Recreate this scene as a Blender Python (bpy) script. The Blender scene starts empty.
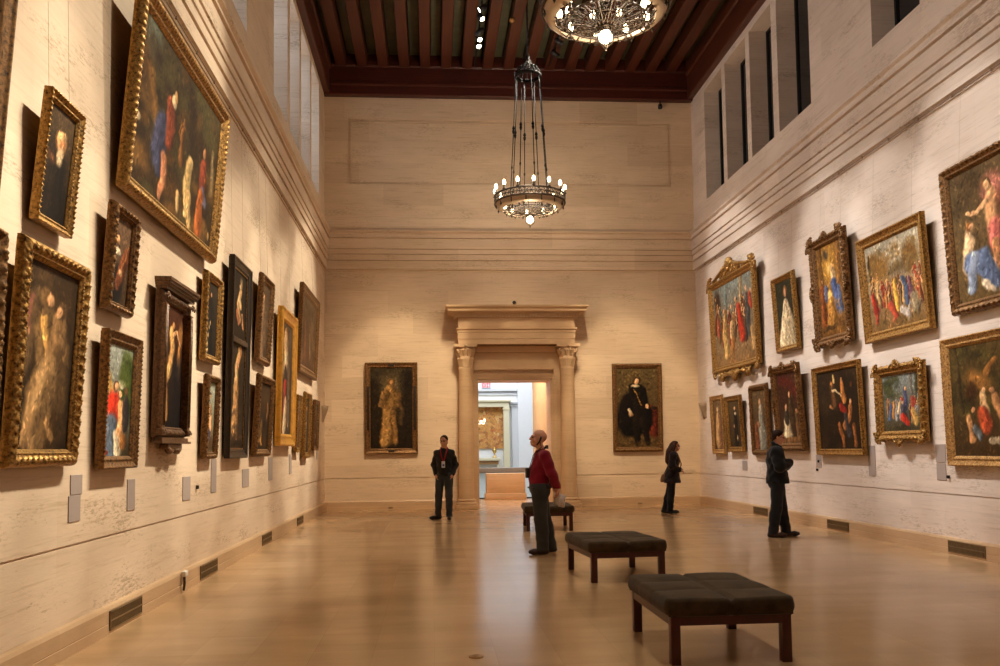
import bpy, bmesh, math, random
import numpy as np
from mathutils import Vector, Matrix
PI = math.pi
sc = bpy.context.scene
COL = sc.collection
rnd = random.Random(7)

# ------------------------------------------------------------------ helpers
def lin(c):
    return tuple((x/12.92 if x <= .04045 else ((x+.055)/1.055)**2.4) for x in c)
def rgb(r, g, b):
    return lin((r/255, g/255, b/255))

class MB:
    """collects shapes, links them as ONE mesh object"""
    def __init__(s): s.v = []; s.f = []; s.sm = []
    def add(s, v, f, smooth=False):
        o = len(s.v); s.v += [tuple(p) for p in v]
        s.f += [tuple(i+o for i in q) for q in f]; s.sm += [smooth]*len(f); return s
    def box(s, x0, x1, y0, y1, z0, z1):
        v = [(x, y, z) for x in (x0, x1) for y in (y0, y1) for z in (z0, z1)]
        return s.add(v, [(0,1,3,2),(4,6,7,5),(0,4,5,1),(2,3,7,6),(0,2,6,4),(1,5,7,3)])
    def rbox(s, x0, x1, y0, y1, z0, z1, b=.01, seg=2):
        bm = bmesh.new()
        bmesh.ops.create_cube(bm, size=1)
        for q in bm.verts:
            q.co = Vector((x0+(q.co.x+.5)*(x1-x0), y0+(q.co.y+.5)*(y1-y0), z0+(q.co.z+.5)*(z1-z0)))
        bmesh.ops.bevel(bm, geom=list(bm.edges), offset=b, segments=seg, affect='EDGES', profile=.6)
        bm.verts.index_update()
        s.add([q.co[:] for q in bm.verts], [[q.index for q in f.verts] for f in bm.faces], seg > 1)
        bm.free(); return s
    def tube(s, pts, r, n=8, cap=True):
        pts = [Vector(p) for p in pts]; R = r if isinstance(r, (list, tuple)) else [r]*len(pts)
        v = []; f = []; ref = None
        for i, p in enumerate(pts):
            t = (pts[min(i+1, len(pts)-1)]-pts[max(i-1, 0)]).normalized()
            if ref is None: ref = Vector((0,0,1)) if abs(t.z) < .9 else Vector((1,0,0))
            a = (ref-t*ref.dot(t)).normalized(); b = t.cross(a); ref = a
            v += [p+(a*math.cos(2*PI*k/n)+b*math.sin(2*PI*k/n))*R[i] for k in range(n)]
        for i in range(len(pts)-1):
            f += [(i*n+k, i*n+(k+1) % n, (i+1)*n+(k+1) % n, (i+1)*n+k) for k in range(n)]
        if cap: f += [tuple(range(n))[::-1], tuple(range((len(pts)-1)*n, len(pts)*n))]
        return s.add(v, f, True)
    def lathe(s, prof, n=24, c=(0,0,0), rf=None, a0=0, a1=2*PI):
        full = abs(a1-a0-2*PI) < 1e-6; m = n if full else n+1
        v = []; f = []
        for (r, z) in prof:
            for k in range(m):
                a = a0+(a1-a0)*k/n; q = r if rf is None else rf(r, z, a)
                v.append((c[0]+q*math.cos(a), c[1]+q*math.sin(a), c[2]+z))
        for i in range(len(prof)-1):
            for k in range(n):
                k2 = (k+1) % m
                f.append((i*m+k, i*m+k2, (i+1)*m+k2, (i+1)*m+k))
        return s.add(v, f, True)
    def ball(s, c, r, n=10):
        r = (r, r, r) if not isinstance(r, tuple) else r
        h = max(4, n//2); v = []; f = []
        for i in range(h+1):
            for k in range(n):
                t = PI*i/h; a = 2*PI*k/n
                v.append((c[0]+r[0]*math.sin(t)*math.cos(a), c[1]+r[1]*math.sin(t)*math.sin(a), c[2]-r[2]*math.cos(t)))
        for i in range(h):
            f += [(i*n+k, i*n+(k+1) % n, (i+1)*n+(k+1) % n, (i+1)*n+k) for k in range(n)]
        return s.add(v, f, True)
    def prism(s, poly, axis, a0, a1):
        """extrude a closed 2-D outline (u,w) along axis 'x' or 'y' from a0 to a1"""
        n = len(poly); v = []
        for a in (a0, a1):
            v += [(a, u, w) if axis == 'x' else ((u, a, w) if axis == 'y' else (u, w, a)) for u, w in poly]
        f = [(i, (i+1) % n, n+(i+1) % n, n+i) for i in range(n)]+[tuple(range(n))[::-1], tuple(range(n, 2*n))]
        return s.add(v, f)
    def build(s, name, mat, parent=None, fix=True):
        me = bpy.data.meshes.new(name); me.from_pydata(s.v, [], s.f); me.update()
        me.polygons.foreach_set('use_smooth', s.sm)
        if fix:
            bm = bmesh.new(); bm.from_mesh(me); bmesh.ops.recalc_face_normals(bm, faces=bm.faces); bm.to_mesh(me); bm.free()
        if mat: me.materials.append(mat)
        o = bpy.data.objects.new(name, me); COL.objects.link(o)
        if parent: o.parent = parent
        return o

def empty(name, loc=(0,0,0), rot=(0,0,0), label=None, cat=None, group=None):
    o = bpy.data.objects.new(name, None); COL.objects.link(o); o.location = loc; o.rotation_euler = rot
    o.empty_display_size = .1
    return tag(o, label, cat, group)
def tag(o, label=None, cat=None, group=None, kind=None):
    if label: o['label'] = label
    if cat: o['category'] = cat
    if group: o['group'] = group
    if kind: o['kind'] = kind
    return o
def struct(o): o['kind'] = 'structure'; return o
def copy_tree(o, parent=None):
    c = o.copy(); COL.objects.link(c)
    if parent: c.parent = parent
    for ch in list(o.children): copy_tree(ch, c)
    return c

# ------------------------------------------------------------------ materials
class NT:
    def __init__(s, name):
        s.m = bpy.data.materials.new(name); s.m.use_nodes = True; s.t = s.m.node_tree; s.t.nodes.clear()
        s.out = s.n('ShaderNodeOutputMaterial'); s.b = s.n('ShaderNodeBsdfPrincipled'); s.l(s.b, 'BSDF', s.out, 'Surface')
    def n(s, k, **kw):
        q = s.t.nodes.new(k)
        for a, b in kw.items(): setattr(q, a, b)
        return q
    def l(s, a, ao, b, bi): s.t.links.new(a.outputs[ao], b.inputs[bi])
    def noise(s, vec, scale, detail=4, rough=.55):
        q = s.n('ShaderNodeTexNoise'); q.inputs['Scale'].default_value = scale; q.inputs['Detail'].default_value = detail
        q.inputs['Roughness'].default_value = rough
        if vec: s.t.links.new(vec, q.inputs['Vector'])
        return q
    def mapping(s, vec, scale):
        q = s.n('ShaderNodeMapping'); q.inputs['Scale'].default_value = scale; s.t.links.new(vec, q.inputs['Vector']); return q.outputs[0]
    def ramp(s, fac, stops):
        q = s.n('ShaderNodeValToRGB'); e = q.color_ramp.elements
        while len(e) < len(stops): e.new(.5)
        for i, (p, c) in enumerate(stops): e[i].position = p; e[i].color = (c[0], c[1], c[2], 1)
        s.t.links.new(fac, q.inputs['Fac']); return q.outputs['Color']
    def mix(s, fac, a, b, mode='MIX'):
        q = s.n('ShaderNodeMix', data_type='RGBA', blend_type=mode)
        for k, x in (('Factor', fac), ('A', a), ('B', b)):
            i = [z for z in q.inputs if z.name == k and (z.type == 'RGBA' or (k == 'Factor' and z.type == 'VALUE'))][0]
            if isinstance(x, (int, float)): i.default_value = x
            elif isinstance(x, tuple): i.default_value = (*x[:3], 1)
            else: s.t.links.new(x, i)
        return [z for z in q.outputs if z.type == 'RGBA'][0]
    def bump(s, h, strength=.3, dist=.01):
        q = s.n('ShaderNodeBump'); q.inputs['Strength'].default_value = strength; q.inputs['Distance'].default_value = dist
        s.t.links.new(h, q.inputs['Height']); s.l(q, 'Normal', s.b, 'Normal')
    def obj(s): return s.n('ShaderNodeTexCoord').outputs['Object']
    def set(s, **kw):
        for k, x in kw.items():
            i = s.b.inputs[k.replace('_', ' ')]
            if hasattr(x, 'is_output'): s.t.links.new(x, i)
            elif isinstance(x, tuple): i.default_value = (*x[:3], 1) if len(i.default_value) == 4 else x
            else: i.default_value = x
        return s

def plain(name, c, rough=.6, metal=0., var=.12, scale=30., bump=0., spec=.5):
    t = NT(name); v = t.noise(t.obj(), scale, 3)
    lo = tuple(x*(1-var) for x in c); hi = tuple(min(1, x*(1+var)) for x in c)
    t.set(Base_Color=t.ramp(v.outputs['Fac'], [(.3, lo), (.7, hi)]), Roughness=rough, Metallic=metal, Specular_IOR_Level=spec)
    if bump: t.bump(v.outputs['Fac'], bump, .004)
    return t.m
def glow(name, c, k):
    t = NT(name); t.set(Base_Color=c, Roughness=.4, Emission_Color=c, Emission_Strength=k); return t.m

def travertine(name, axis, base, bw=1.45, bh=.62, joint=.004, pits=1.0, band=1.0, rough=.62, flat=False, tone=(.90, .885, .87)):
    """big blocks of bedded travertine: block tone, horizontal beds, pits"""
    t = NT(name); o = t.obj()
    sep = t.n('ShaderNodeSeparateXYZ'); t.t.links.new(o, sep.inputs[0])
    cm = t.n('ShaderNodeCombineXYZ')
    t.l(sep, {'x': 'X', 'y': 'Y'}[axis], cm, 'X'); t.l(sep, 'Z' if not flat else 'Y', cm, 'Y')
    t.l(sep, 'Y' if axis == 'x' else 'X', cm, 'Z'); uv = cm.outputs[0]
    def math_(op, x, y=None):
        q = t.n('ShaderNodeMath', operation=op)
        for i, z in enumerate((x, y)):
            if z is None: continue
            if hasattr(z, 'is_output'): t.t.links.new(z, q.inputs[i])
            else: q.inputs[i].default_value = z
        return q.outputs[0]
    s2 = t.n('ShaderNodeSeparateXYZ'); t.t.links.new(uv, s2.inputs[0])
    rv = math_('DIVIDE', s2.outputs['Y'], bh); row = math_('FLOOR', rv)
    ru = math_('ADD', math_('DIVIDE', s2.outputs['X'], bw), math_('MULTIPLY', row, .413)); colm = math_('FLOOR', ru)
    c2 = t.n('ShaderNodeCombineXYZ'); t.t.links.new(colm, c2.inputs['X']); t.t.links.new(row, c2.inputs['Y'])
    wn = t.n('ShaderNodeTexWhiteNoise', noise_dimensions='2D'); t.l(c2, 0, wn, 'Vector')
    blk = t.ramp(wn.outputs['Value'], [(0., tone), (.22, tuple(.6*x+.4 for x in tone)), (.5, (1, .99, .98)), (.8, (1.02, 1.02, 1.02)), (1., (1.09, 1.09, 1.10))])
    fv = math_('MULTIPLY', math_('MINIMUM', math_('FRACT', rv), math_('SUBTRACT', 1., math_('FRACT', rv))), bh); fu = math_('MULTIPLY', math_('MINIMUM', math_('FRACT', ru), math_('SUBTRACT', 1., math_('FRACT', ru))), bw)
    jn = t.ramp(math_('MINIMUM', fv, fu), [(.0, (.80, .76, .71)), (max(.0005, joint), (1, 1, 1))])
    beds = t.noise(t.mapping(uv, (.75, 15, 1)), 1.0, 9, .72)
    big = t.noise(t.mapping(uv, (.8, 1.9, .8)), 1.0, 6, .62)
    fine = t.noise(t.mapping(uv, (14, 60, 14)), 1.0, 3)
    d = tuple(x*(1-.20*band) for x in base); m = base; h = tuple(min(1, x*(1+.12*band)) for x in base)
    c = t.ramp(beds.outputs['Fac'], [(.28, (d[0], d[1]*.97, d[2]*.93)), (.5, m), (.72, h)])
    c = t.mix(.72, c, t.ramp(big.outputs['Fac'], [(.3, (base[0]*.72, base[1]*.66, base[2]*.60)), (.7, (min(1, base[0]*1.1), base[1]*1.09, base[2]*1.08))]))
    c = t.mix(.9, c, blk, 'MULTIPLY'); c = t.mix(.8, c, jn, 'MULTIPLY')
    st = t.noise(t.mapping(uv, (1.6, 34, 1.6)), 1.0, 4, .6)
    c = t.mix(.5*band, c, t.ramp(st.outputs['Fac'], [(.30, (base[0]*.72, base[1]*.64, base[2]*.55)), (.44, base), (.70, (min(1, base[0]*1.08), base[1]*1.08, base[2]*1.08))]))
    zone = t.noise(t.mapping(uv, (.8, 2.2, .8)), 1.0, 4, .6)
    pit = t.noise(t.mapping(uv, (12, 46, 12)), 1.0, 6, .75)
    mth = t.n('ShaderNodeMath', operation='MULTIPLY'); t.l(zone, 'Fac', mth, 0); t.l(pit, 'Fac', mth, 1)
    pm = t.ramp(mth.outputs[0], [(.305, (0, 0, 0)), (.385, (1, 1, 1))])
    pf = t.n('ShaderNodeMath', operation='MULTIPLY'); t.t.links.new(pm, pf.inputs[0]); pf.inputs[1].default_value = .6*pits
    c = t.mix(pf.outputs[0], c, (base[0]*.42, base[1]*.34, base[2]*.25))
    t.set(Base_Color=c, Roughness=rough, Specular_IOR_Level=.35)
    hm = t.n('ShaderNodeMath', operation='SUBTRACT'); t.l(fine, 'Fac', hm, 0); t.t.links.new(pm, hm.inputs[1])
    t.bump(hm.outputs[0], .18, .006)
    return t.m

def gold(name, c, dark, rough=.42, metal=.75, mixv=.5, scale=34):
    t = NT(name); o = t.obj(); a = t.noise(o, scale, 5, .7); b = t.noise(o, scale*5, 3)
    col = t.ramp(a.outputs['Fac'], [(mixv-.16, dark), (mixv+.10, c), (.85, tuple(min(1, x*1.25) for x in c))])
    t.set(Base_Color=col, Roughness=rough, Metallic=metal)
    t.bump(b.outputs['Fac'], .35, .004); return t.m

M = {}
STONE = rgb(218, 194, 166)
M['stone_y'] = travertine('travertine_side', 'y', STONE, tone=(.84, .76, .68))
M['stone_r'] = travertine('travertine_side_pale', 'y', rgb(222, 206, 192), pits=.8, tone=(.84, .80, .78))
M['stone_x'] = travertine('travertine_end', 'x', rgb(218, 192, 160), bw=1.6, bh=.58, pits=.7, tone=(.76, .70, .66))
M['stone_p'] = travertine('travertine_portal', 'x', rgb(212, 178, 138), bw=4, bh=3, joint=.001, pits=.25, band=.7, rough=.5)
M['stone_bb'] = travertine('travertine_plinth', 'y', rgb(194, 162, 126), bw=2.2, bh=9, pits=.3, band=.6, rough=.36, tone=(.92, .90, .88))
M['stone_bx'] = travertine('travertine_plinth_end', 'x', rgb(194, 162, 126), bw=2.2, bh=9, pits=.3, band=.6, rough=.36, tone=(.92, .90, .88))
M['groove'] = plain('groove_shadow_stone', rgb(120, 88, 58), .8)
M['iron'] = gold('aged_bronze', rgb(84, 68, 52), rgb(34, 27, 21), .42, .55)
M['dkiron'] = plain('dark_iron', rgb(52, 43, 35), .6, .1)
M['grille'] = plain('bronze_grille', rgb(136, 112, 78), .5, .5)
M['grille_dark'] = plain('grille_void', rgb(70, 55, 37), .8)
M['plaque'] = plain('grey_plaque', rgb(160, 144, 134), .5, var=.03)
M['black'] = plain('black_plastic', rgb(18, 17, 17), .45)
M['rod'] = plain('blackened_rod', rgb(24, 20, 16), .8, .0, spec=.08)
M['bowl'] = plain('sconce_stone', rgb(160, 134, 106), .7)
M['white'] = plain('white_plastic', rgb(215, 208, 196), .5, var=.03)
M['bulb'] = glow('lit_bulb', (1, .82, .52), 9)
M['globe'] = glow('lit_globe', (1, .86, .62), 9)
M['lampface'] = glow('spot_lamp_face', (1, .85, .6), 30)
M['wire'] = plain('steel_wire', rgb(168, 144, 112), .5, .3)
# ------------------------------------------------------------------ the setting (metres; camera stands at x=0, y=0)
XL, XR, D = -2.815, 7.225, 22.604
Y0 = -4.0                      # the wall behind the camera
ZT = 12.15                     # underside of the ceiling boards
GZ = .826
TW = 1.15                      # thickness of the long walls
SILL, HEAD = 8.02, 10.92
OPEN = [(15.30, 16.77), (17.05, 18.28), (18.52, 19.88), (20.12, 21.48)]
GROUPS = [0., -8.43, -16.86]
def floor_material():
    t = NT('polished_limestone_tiles'); o = t.obj()
    dv = t.n('ShaderNodeVectorMath', operation='DIVIDE'); t.t.links.new(o, dv.inputs[0]); dv.inputs[1].default_value = (.46, .61, 1)
    fl = t.n('ShaderNodeVectorMath', operation='FLOOR'); t.l(dv, 0, fl, 0)
    wn_ = t.n('ShaderNodeTexWhiteNoise', noise_dimensions='2D'); t.l(fl, 0, wn_, 'Vector')
    fr_ = t.n('ShaderNodeVectorMath', operation='FRACTION'); t.l(dv, 0, fr_, 0)
    sx = t.n('ShaderNodeSeparateXYZ'); t.l(fr_, 0, sx, 0)
    mn = t.n('ShaderNodeMath', operation='MINIMUM'); t.l(sx, 'X', mn, 0); t.l(sx, 'Y', mn, 1)
    jt = t.ramp(mn.outputs[0], [(.004, (.86, .84, .80)), (.012, (1, 1, 1))])
    tone = t.ramp(wn_.outputs['Value'], [(.0, (.91, .90, .86)), (.45, (1, .985, .96)), (.8, (1.0, 1.0, .97)), (1., (1.10, 1.12, 1.12))])
    a = t.noise(t.mapping(o, (.7, 2.2, 1)), 1., 4, .55)
    base = rgb(190, 154, 114)
    c = t.ramp(a.outputs['Fac'], [(.3, tuple(x*.86 for x in base)), (.7, tuple(x*1.12 for x in base))])
    c = t.mix(.9, c, tone, 'MULTIPLY'); c = t.mix(1., c, jt, 'MULTIPLY')
    t.set(Base_Color=c, Roughness=.205, Specular_IOR_Level=.55)
    return t.m
M['floor'] = floor_material()
struct(MB().box(XL-TW, XR+TW, Y0-.3, 27.0, -.25, 0).build('floor', M['floor']))

def long_wall(name, x0, s, mat):
    """s=-1: left wall, its mass lies at x<x0; s=+1: right wall"""
    def X(a, b): return (min(x0+s*a, x0+s*b), max(x0+s*a, x0+s*b))
    m = MB(); y0, y1 = Y0, D+.6
    m.box(*X(0, TW), y0, y1, -.2, GZ-.008)
    m.box(*X(.022, TW), y0, y1, GZ-.008, GZ+.010)
    m.box(*X(0, TW), y0, y1, GZ+.010, SILL)
    m.box(*X(0, TW), y0, y1, HEAD, ZT+.3)
    edges = [y0]
    for g in reversed(GROUPS):
        for a, b in OPEN:
            if b+g > y0 and a+g > y0: edges += [a+g, b+g]
    edges.append(y1)
    for i in range(0, len(edges), 2): m.box(*X(0, TW), edges[i], edges[i+1], SILL, HEAD)
    struct(m.build(name, mat))
    return [(edges[i], edges[i+1]) for i in range(1, len(edges)-1, 2)]
openL = long_wall('wall_left', XL, -1, M['stone_y'])
openR = long_wall('wall_right', XR, 1, M['stone_r'])

# windows: bronze frame with a pane at the back of each deep opening
def pane_material(name, c, dark):
    t = NT(name)
    if dark: t.set(Base_Color=c, Roughness=.08, Specular_IOR_Level=.6)
    else:
        t.set(Base_Color=c, Roughness=.3); tr = t.n('ShaderNodeBsdfTransparent'); tr.inputs[0].default_value = (.95, .97, 1, 1)
        mx = t.n('ShaderNodeMixShader'); mx.inputs[0].default_value = .12; t.l(tr, 0, mx, 1); t.l(t.b, 0, mx, 2); t.l(mx, 0, t.out, 'Surface')
    return t.m
M['pane_dark'] = pane_material('dark_night_glass', rgb(28, 28, 32), True)
M['pane_day'] = pane_material('frosted_day_glass', (.9, .93, 1), False)
M['winframe'] = plain('window_bronze', rgb(34, 30, 28), .45, .4)
wn = 0
for side, ops in ((-1, openL), (1, openR)):
    x0 = XL if side < 0 else XR
    for (a, b) in ops:
        wn += 1
        xi = x0+side*.40
        f = MB(); xa, xb = min(xi, xi+side*.07), max(xi, xi+side*.07)
        f.box(xa, xb, a, a+.06, SILL, HEAD).box(xa, xb, b-.06, b, SILL, HEAD).box(xa, xb, a+.06, b-.06, SILL, SILL+(.34 if side > 0 else .06)).box(xa, xb, a+.06, b-.06, HEAD-.06, HEAD)
        fo = struct(f.build('window_%d' % wn, M['winframe']))
        MB().box(xi+side*.03, xi+side*.04, a+.06, b-.06, SILL+.06, HEAD-.06).build('pane', M['pane_dark'] if side > 0 else M['pane_day'], fo)

# end wall with the doorway hole and the sunk panel
DX0, DX1, DZ = 1.18, 3.20, 3.42
PX0, PX1, PZ0, PZ1 = -2.21, 6.64, 8.67, 10.49
def end_wall():
    m = MB(); a, b = D, D+.75; xa, xb = XL-TW, XR+TW
    for (u, w) in ((xa, DX0), (DX1, xb)):
        m.box(u, w, a, b, -.2, GZ-.008); m.box(u, w, a+.022, b, GZ-.008, GZ+.010); m.box(u, w, a, b, GZ+.010, DZ)
    m.box(xa, xb, a, b, DZ, PZ0)
    m.box(xa, PX0, a, b, PZ0, PZ1); m.box(PX1, xb, a, b, PZ0, PZ1); m.box(PX0, PX1, a+.05, b, PZ0, PZ1)
    m.box(xa, xb, a, b, PZ1, ZT+.3)
    return struct(m.build('wall_back', M['stone_x']))
end_wall()
m = MB()   # moulded border of the sunk panel
for k, (w, d) in enumerate(((.0, .035), (.045, .018), (.075, .03))):
    e = .03 if k != 1 else .022
    x0, x1, z0, z1 = PX0+w, PX1-w, PZ0+w, PZ1-w
    ya, yb = D+.05-d, D+.05
    m.box(x0, x1, ya, yb, z0, z0+e).box(x0, x1, ya, yb, z1-e, z1).box(x0, x0+e, ya, yb, z0+e, z1-e).box(x1-e, x1, ya, yb, z0+e, z1-e)
struct(m.build('trim_1', M['stone_x']))
struct(MB().box(XL-TW, XR+TW, Y0-.4, Y0, -.2, ZT+.3).build('wall_front', M['stone_x']))

# string course: stepped stone bands that run round the room (offset from the wall, height)
BAND = [(0, 6.30), (.02, 6.30), (.02, 6.345), (.075, 6.36), (.075, 6.41), (.060, 6.425), (.060, 6.585), (.040, 6.588), (.040, 6.604), (.085, 6.612), (.085, 6.745), (.062, 6.748), (.062, 6.764), (.100, 6.775),
        (.100, 6.880), (.075, 6.884), (.075, 6.902), (.118, 6.91), (.118, 7.165), (.085, 7.17), (.085, 7.195), (.150, 7.20), (.150, 7.24), (.135, 7.25), (.110, 7.30), (.110, 7.33), (.170, 7.36), (.170, 7.39), (.02, 7.50), (.02, 7.76), (0, 7.775)]
struct(MB().prism([(XL+o, z) for o, z in BAND]+[(XL-.05, 7.775), (XL-.05, 6.30)], 'y', Y0, D).build('trim_2', M['stone_y']))
struct(MB().prism([(XR-o, z) for o, z in BAND]+[(XR+.05, 7.775), (XR+.05, 6.30)], 'y', Y0, D).build('trim_3', M['stone_r']))
struct(MB().prism([(D-o, z) for o, z in BAND]+[(D+.03, 7.775), (D+.03, 6.30)], 'x', XL, XR).build('trim_4', M['stone_x']))
M['rail'] = plain('rail_bronze', rgb(128, 104, 78), .5, .2)
# picture rail: a thin bronze rod on brackets along the two long walls
for nm, x0, s, y1 in (('trim_5', XL, 1, 22.3), ('trim_6', XR, -1, 22.3)):
    m = MB(); x = x0+s*.045
    m.tube([(x, Y0+.1, 6.315), (x, y1, 6.315)], .007, 6)
    y = .3
    while y < y1: m.box(x-.010, x+.010, y-.012, y+.012, 6.30, 6.335); y += .82
    struct(m.build(nm, M['rail']))

# baseboards: two plinth courses with a bevelled top
BB = [(0, -.05), (.052, -.05), (.052, .085), (.047, .088), (.047, .092), (.050, .095), (.050, .205), (.035, .2315), (0, .238)]
struct(MB().prism([(XL+o, z) for o, z in BB]+[(XL-.03, .238), (XL-.03, -.05)], 'y', Y0, D).build('baseboard_left', M['stone_bb']))
struct(MB().prism([(XR-o, z) for o, z in BB]+[(XR+.03, .238), (XR+.03, -.05)], 'y', Y0, D).build('baseboard_right', M['stone_bb']))
m = MB()
for u, w in ((XL, .70), (3.76, XR)): m.prism([(D-o, z) for o, z in BB]+[(D+.02, .238), (D+.02, -.05)], 'x', u, w)
struct(m.build('baseboard_back', M['stone_bx']))

# ceiling: dark green boards, mahogany joists along the room, a boxed perimeter beam
def wood(name, c, axis='y'):
    t = NT(name); o = t.obj()
    g = t.noise(t.mapping(o, (22, .7, 22) if axis == 'y' else (.7, 22, 22)), 1., 5, .6); b = t.noise(t.mapping(o, (1.5, .2, 1.5)), 1., 2)
    k = t.ramp(g.outputs['Fac'], [(.3, tuple(x*.55 for x in c)), (.7, tuple(x*1.25 for x in c))])
    k = t.mix(.35, k, t.ramp(b.outputs['Fac'], [(.3, tuple(x*.6 for x in c)), (.7, tuple(x*1.3 for x in c))]))
    t.set(Base_Color=k, Roughness=.42, Specular_IOR_Level=.45); t.bump(g.outputs['Fac'], .1, .003); return t.m
M['mahog'] = wood('mahogany', rgb(84, 40, 22)); M['mahog_x'] = wood('mahogany_cross', rgb(74, 28, 17), 'x')
M['green'] = plain('green_painted_board', rgb(92, 90, 66), .6, var=.2, scale=3)
struct(MB().box(XL-TW, XR+TW, Y0-.3, D+.6, ZT, ZT+.2).build('ceiling', M['green']))
JB = 11.78
pitch = .5575
n = 0
x = -2.34
base_j = None
while x < XR-.3:
    if base_j is None:
        mj = MB().prism([(-.135, JB+.012), (-.123, JB), (.123, JB), (.135, JB+.012), (.135, ZT), (.16, ZT), (.16, ZT+.02), (-.16, ZT+.02), (-.16, ZT), (-.135, ZT)], 'y', Y0, D-.3)
        base_j = struct(mj.build('ceiling_beam', M['mahog'])); o = base_j
    else:
        o = base_j.copy(); COL.objects.link(o)
    o.location.x = x; o['group'] = 'mahogany ceiling beams'; x += pitch
PB = [(0, 11.06), (.18, 11.06), (.20, 11.08), (.20, 11.30), (.24, 11.33), (.24, 11.40), (.22, 11.42), (.22, 11.80), (.26, 11.84), (.26, 11.95), (.22, ZT+.05), (0, ZT+.05)]
struct(MB().prism([(D-o, z) for o, z in PB], 'x', XL, XR).build('trim_7', M['mahog_x']))
PS = [(0, 11.10), (.14, 11.10), (.16, 11.12), (.16, 11.72), (.20, 11.75), (.20, 11.95), (.16, ZT+.05), (0, ZT+.05)]
struct(MB().prism([(XL+o, z) for o, z in PS], 'y', Y0, D).build('trim_8', M['mahog']))
struct(MB().prism([(XR-o, z) for o, z in PS], 'y', Y0, D).build('trim_9', M['mahog']))

# carved doorway surround: columns, entablature, lined frame
por = empty('doorway_surround', (2.235, D, 0), label='carved travertine doorway surround with two columns and a dentilled cornice on the end wall', cat='doorway')
CXo = 1.352
def col_local(sx):
    g = empty('column'); g.parent = por; g.location = (sx*CXo, -.30, 0)
    sh = MB().lathe([(.205, .27), (.212, .29), (.206, .32), (.203, .6), (.198, 1.5), (.190, 2.6), (.180, 3.62), (.188, 3.65), (.188, 3.69), (.178, 3.70)], 28).build('shaft', M['stone_p'], g)
    b = MB().rbox(-.29, .29, -.29, .29, 0, .11, .008)
    b.lathe([(.0, .10), (.275, .10), (.29, .125), (.288, .15), (.265, .17), (.245, .18), (.235, .20), (.25, .215), (.252, .235), (.235, .25), (.215, .26), (.205, .28)], 28).build('base', M['stone_p'], g)
    def leaf(r, z, a):
        k = (z-3.70)/.5; row = 1 if k < .5 else 0
        ph = 8*a+(PI if row else 0)
        return r*(1+.10*max(0, math.cos(ph))*math.sin(PI*min(1, max(0, (k*2) % 1)))+.03*math.cos(24*a))
    prof = [(.180, 3.70), (.184, 3.76), (.196, 3.84), (.212, 3.90), (.225, 3.94), (.196, 3.955), (.205, 4.02), (.222, 4.08), (.246, 4.13), (.262, 4.16), (.235, 4.17), (.24, 4.21), (.26, 4.23), (0, 4.23)]
    c = MB().lathe(prof, 64, rf=leaf)
    for k in range(4):
        a = PI/4+k*PI/2; u = Vector((math.cos(a), math.sin(a), 0))
        sp = []
        for i in range(22):
            th = i/21*3.6*PI; rr = .062*(1-.78*i/21)
            sp.append(u*(.235+.045+rr*math.cos(th+PI*.5)) + Vector((0, 0, 4.135+rr*math.sin(th+PI*.5))))
        c.tube([u*.19+Vector((0, 0, 3.96)), u*.215+Vector((0, 0, 4.08))]+sp, [.022, .024]+[.024-.012*i/21 for i in range(22)], 8)
        a2 = k*PI/2; w = Vector((math.cos(a2), math.sin(a2), 0)); c.ball((w*.27+Vector((0, 0, 4.25)))[:], .045, 10)
        for i in range(2):
            a3 = a2+(i*2-1)*.26; w3 = Vector((math.cos(a3), math.sin(a3), 0))
            c.tube([w3*.2+Vector((0, 0, 4.0)), w3*.235+Vector((0, 0, 4.12)), w3*.275+Vector((0, 0, 4.16)), w3*.265+Vector((0, 0, 4.10))], [.018, .018, .02, .01], 6)
    pts = []
    for k in range(4):      # abacus with hollow sides
        for i in range(8):
            t = i/8; p0 = Vector((math.cos(PI/4+k*PI/2), math.sin(PI/4+k*PI/2)))*.43; p1 = Vector((math.cos(PI/4+(k+1)*PI/2), math.sin(PI/4+(k+1)*PI/2)))*.43
            p = p0.lerp(p1, t); p *= 1-.17*math.sin(PI*t); pts.append((p.x, p.y))
    c.prism(pts, 'z', 4.225, 4.30); c.build('capital', M['stone_p'], g)
for sx in (-1, 1): col_local(sx)
e = empty('entablature'); e.parent = por
HW = 1.535                    # half width of the architrave
def ent(name, prof):          # profile = (extra beyond the core half width / front, z)
    m = MB(); n = len(prof); v = []
    for (o, z) in prof: v += [(-HW-o, .02, z), (-HW-o, -.52-o, z), (HW+o, -.52-o, z), (HW+o, .02, z)]
    f = []
    for i in range(n-1):
        for k in range(3): f.append((i*4+k, i*4+k+1, (i+1)*4+k+1, (i+1)*4+k))
    f += [(0, 1, 2, 3), tuple((n-1)*4+k for k in (0, 1, 2, 3))]
    return m.add(v, f)
ent('a', [(0, 4.30), (0, 4.43), (.012, 4.435), (.012, 4.60), (.024, 4.605), (.024, 4.66), (.06, 4.69), (.06, 4.725), (.0, 4.73)]).build('architrave', M['stone_p'], e)
ent('f', [(0, 4.72), (0, 4.99), (.03, 5.0), (.03, 5.03)]).build('frieze', M['stone_p'], e)
ent('c', [(.03, 5.02), (.035, 5.09), (.13, 5.092), (.13, 5.10), (.27, 5.135), (.27, 5.19), (.285, 5.20), (.33, 5.235), (.335, 5.26), (.335, 5.285), (0, 5.29)]).build('cornice', M['stone_p'], e)
dm = MB(); x = -HW-.085
while x < HW+.1: dm.box(x, x+.042, -.52-.115, -.52-.02, 4.995, 5.092); x += .078
for s in (-1, 1):
    y = -.50
    while y < -.05: dm.box(s*(HW+.02) if s > 0 else s*(HW+.115), s*(HW+.115) if s > 0 else s*(HW+.02), y, y+.042, 4.995, 5.092); y += .078
dm.build('dentils', M['stone_p'], e)
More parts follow.
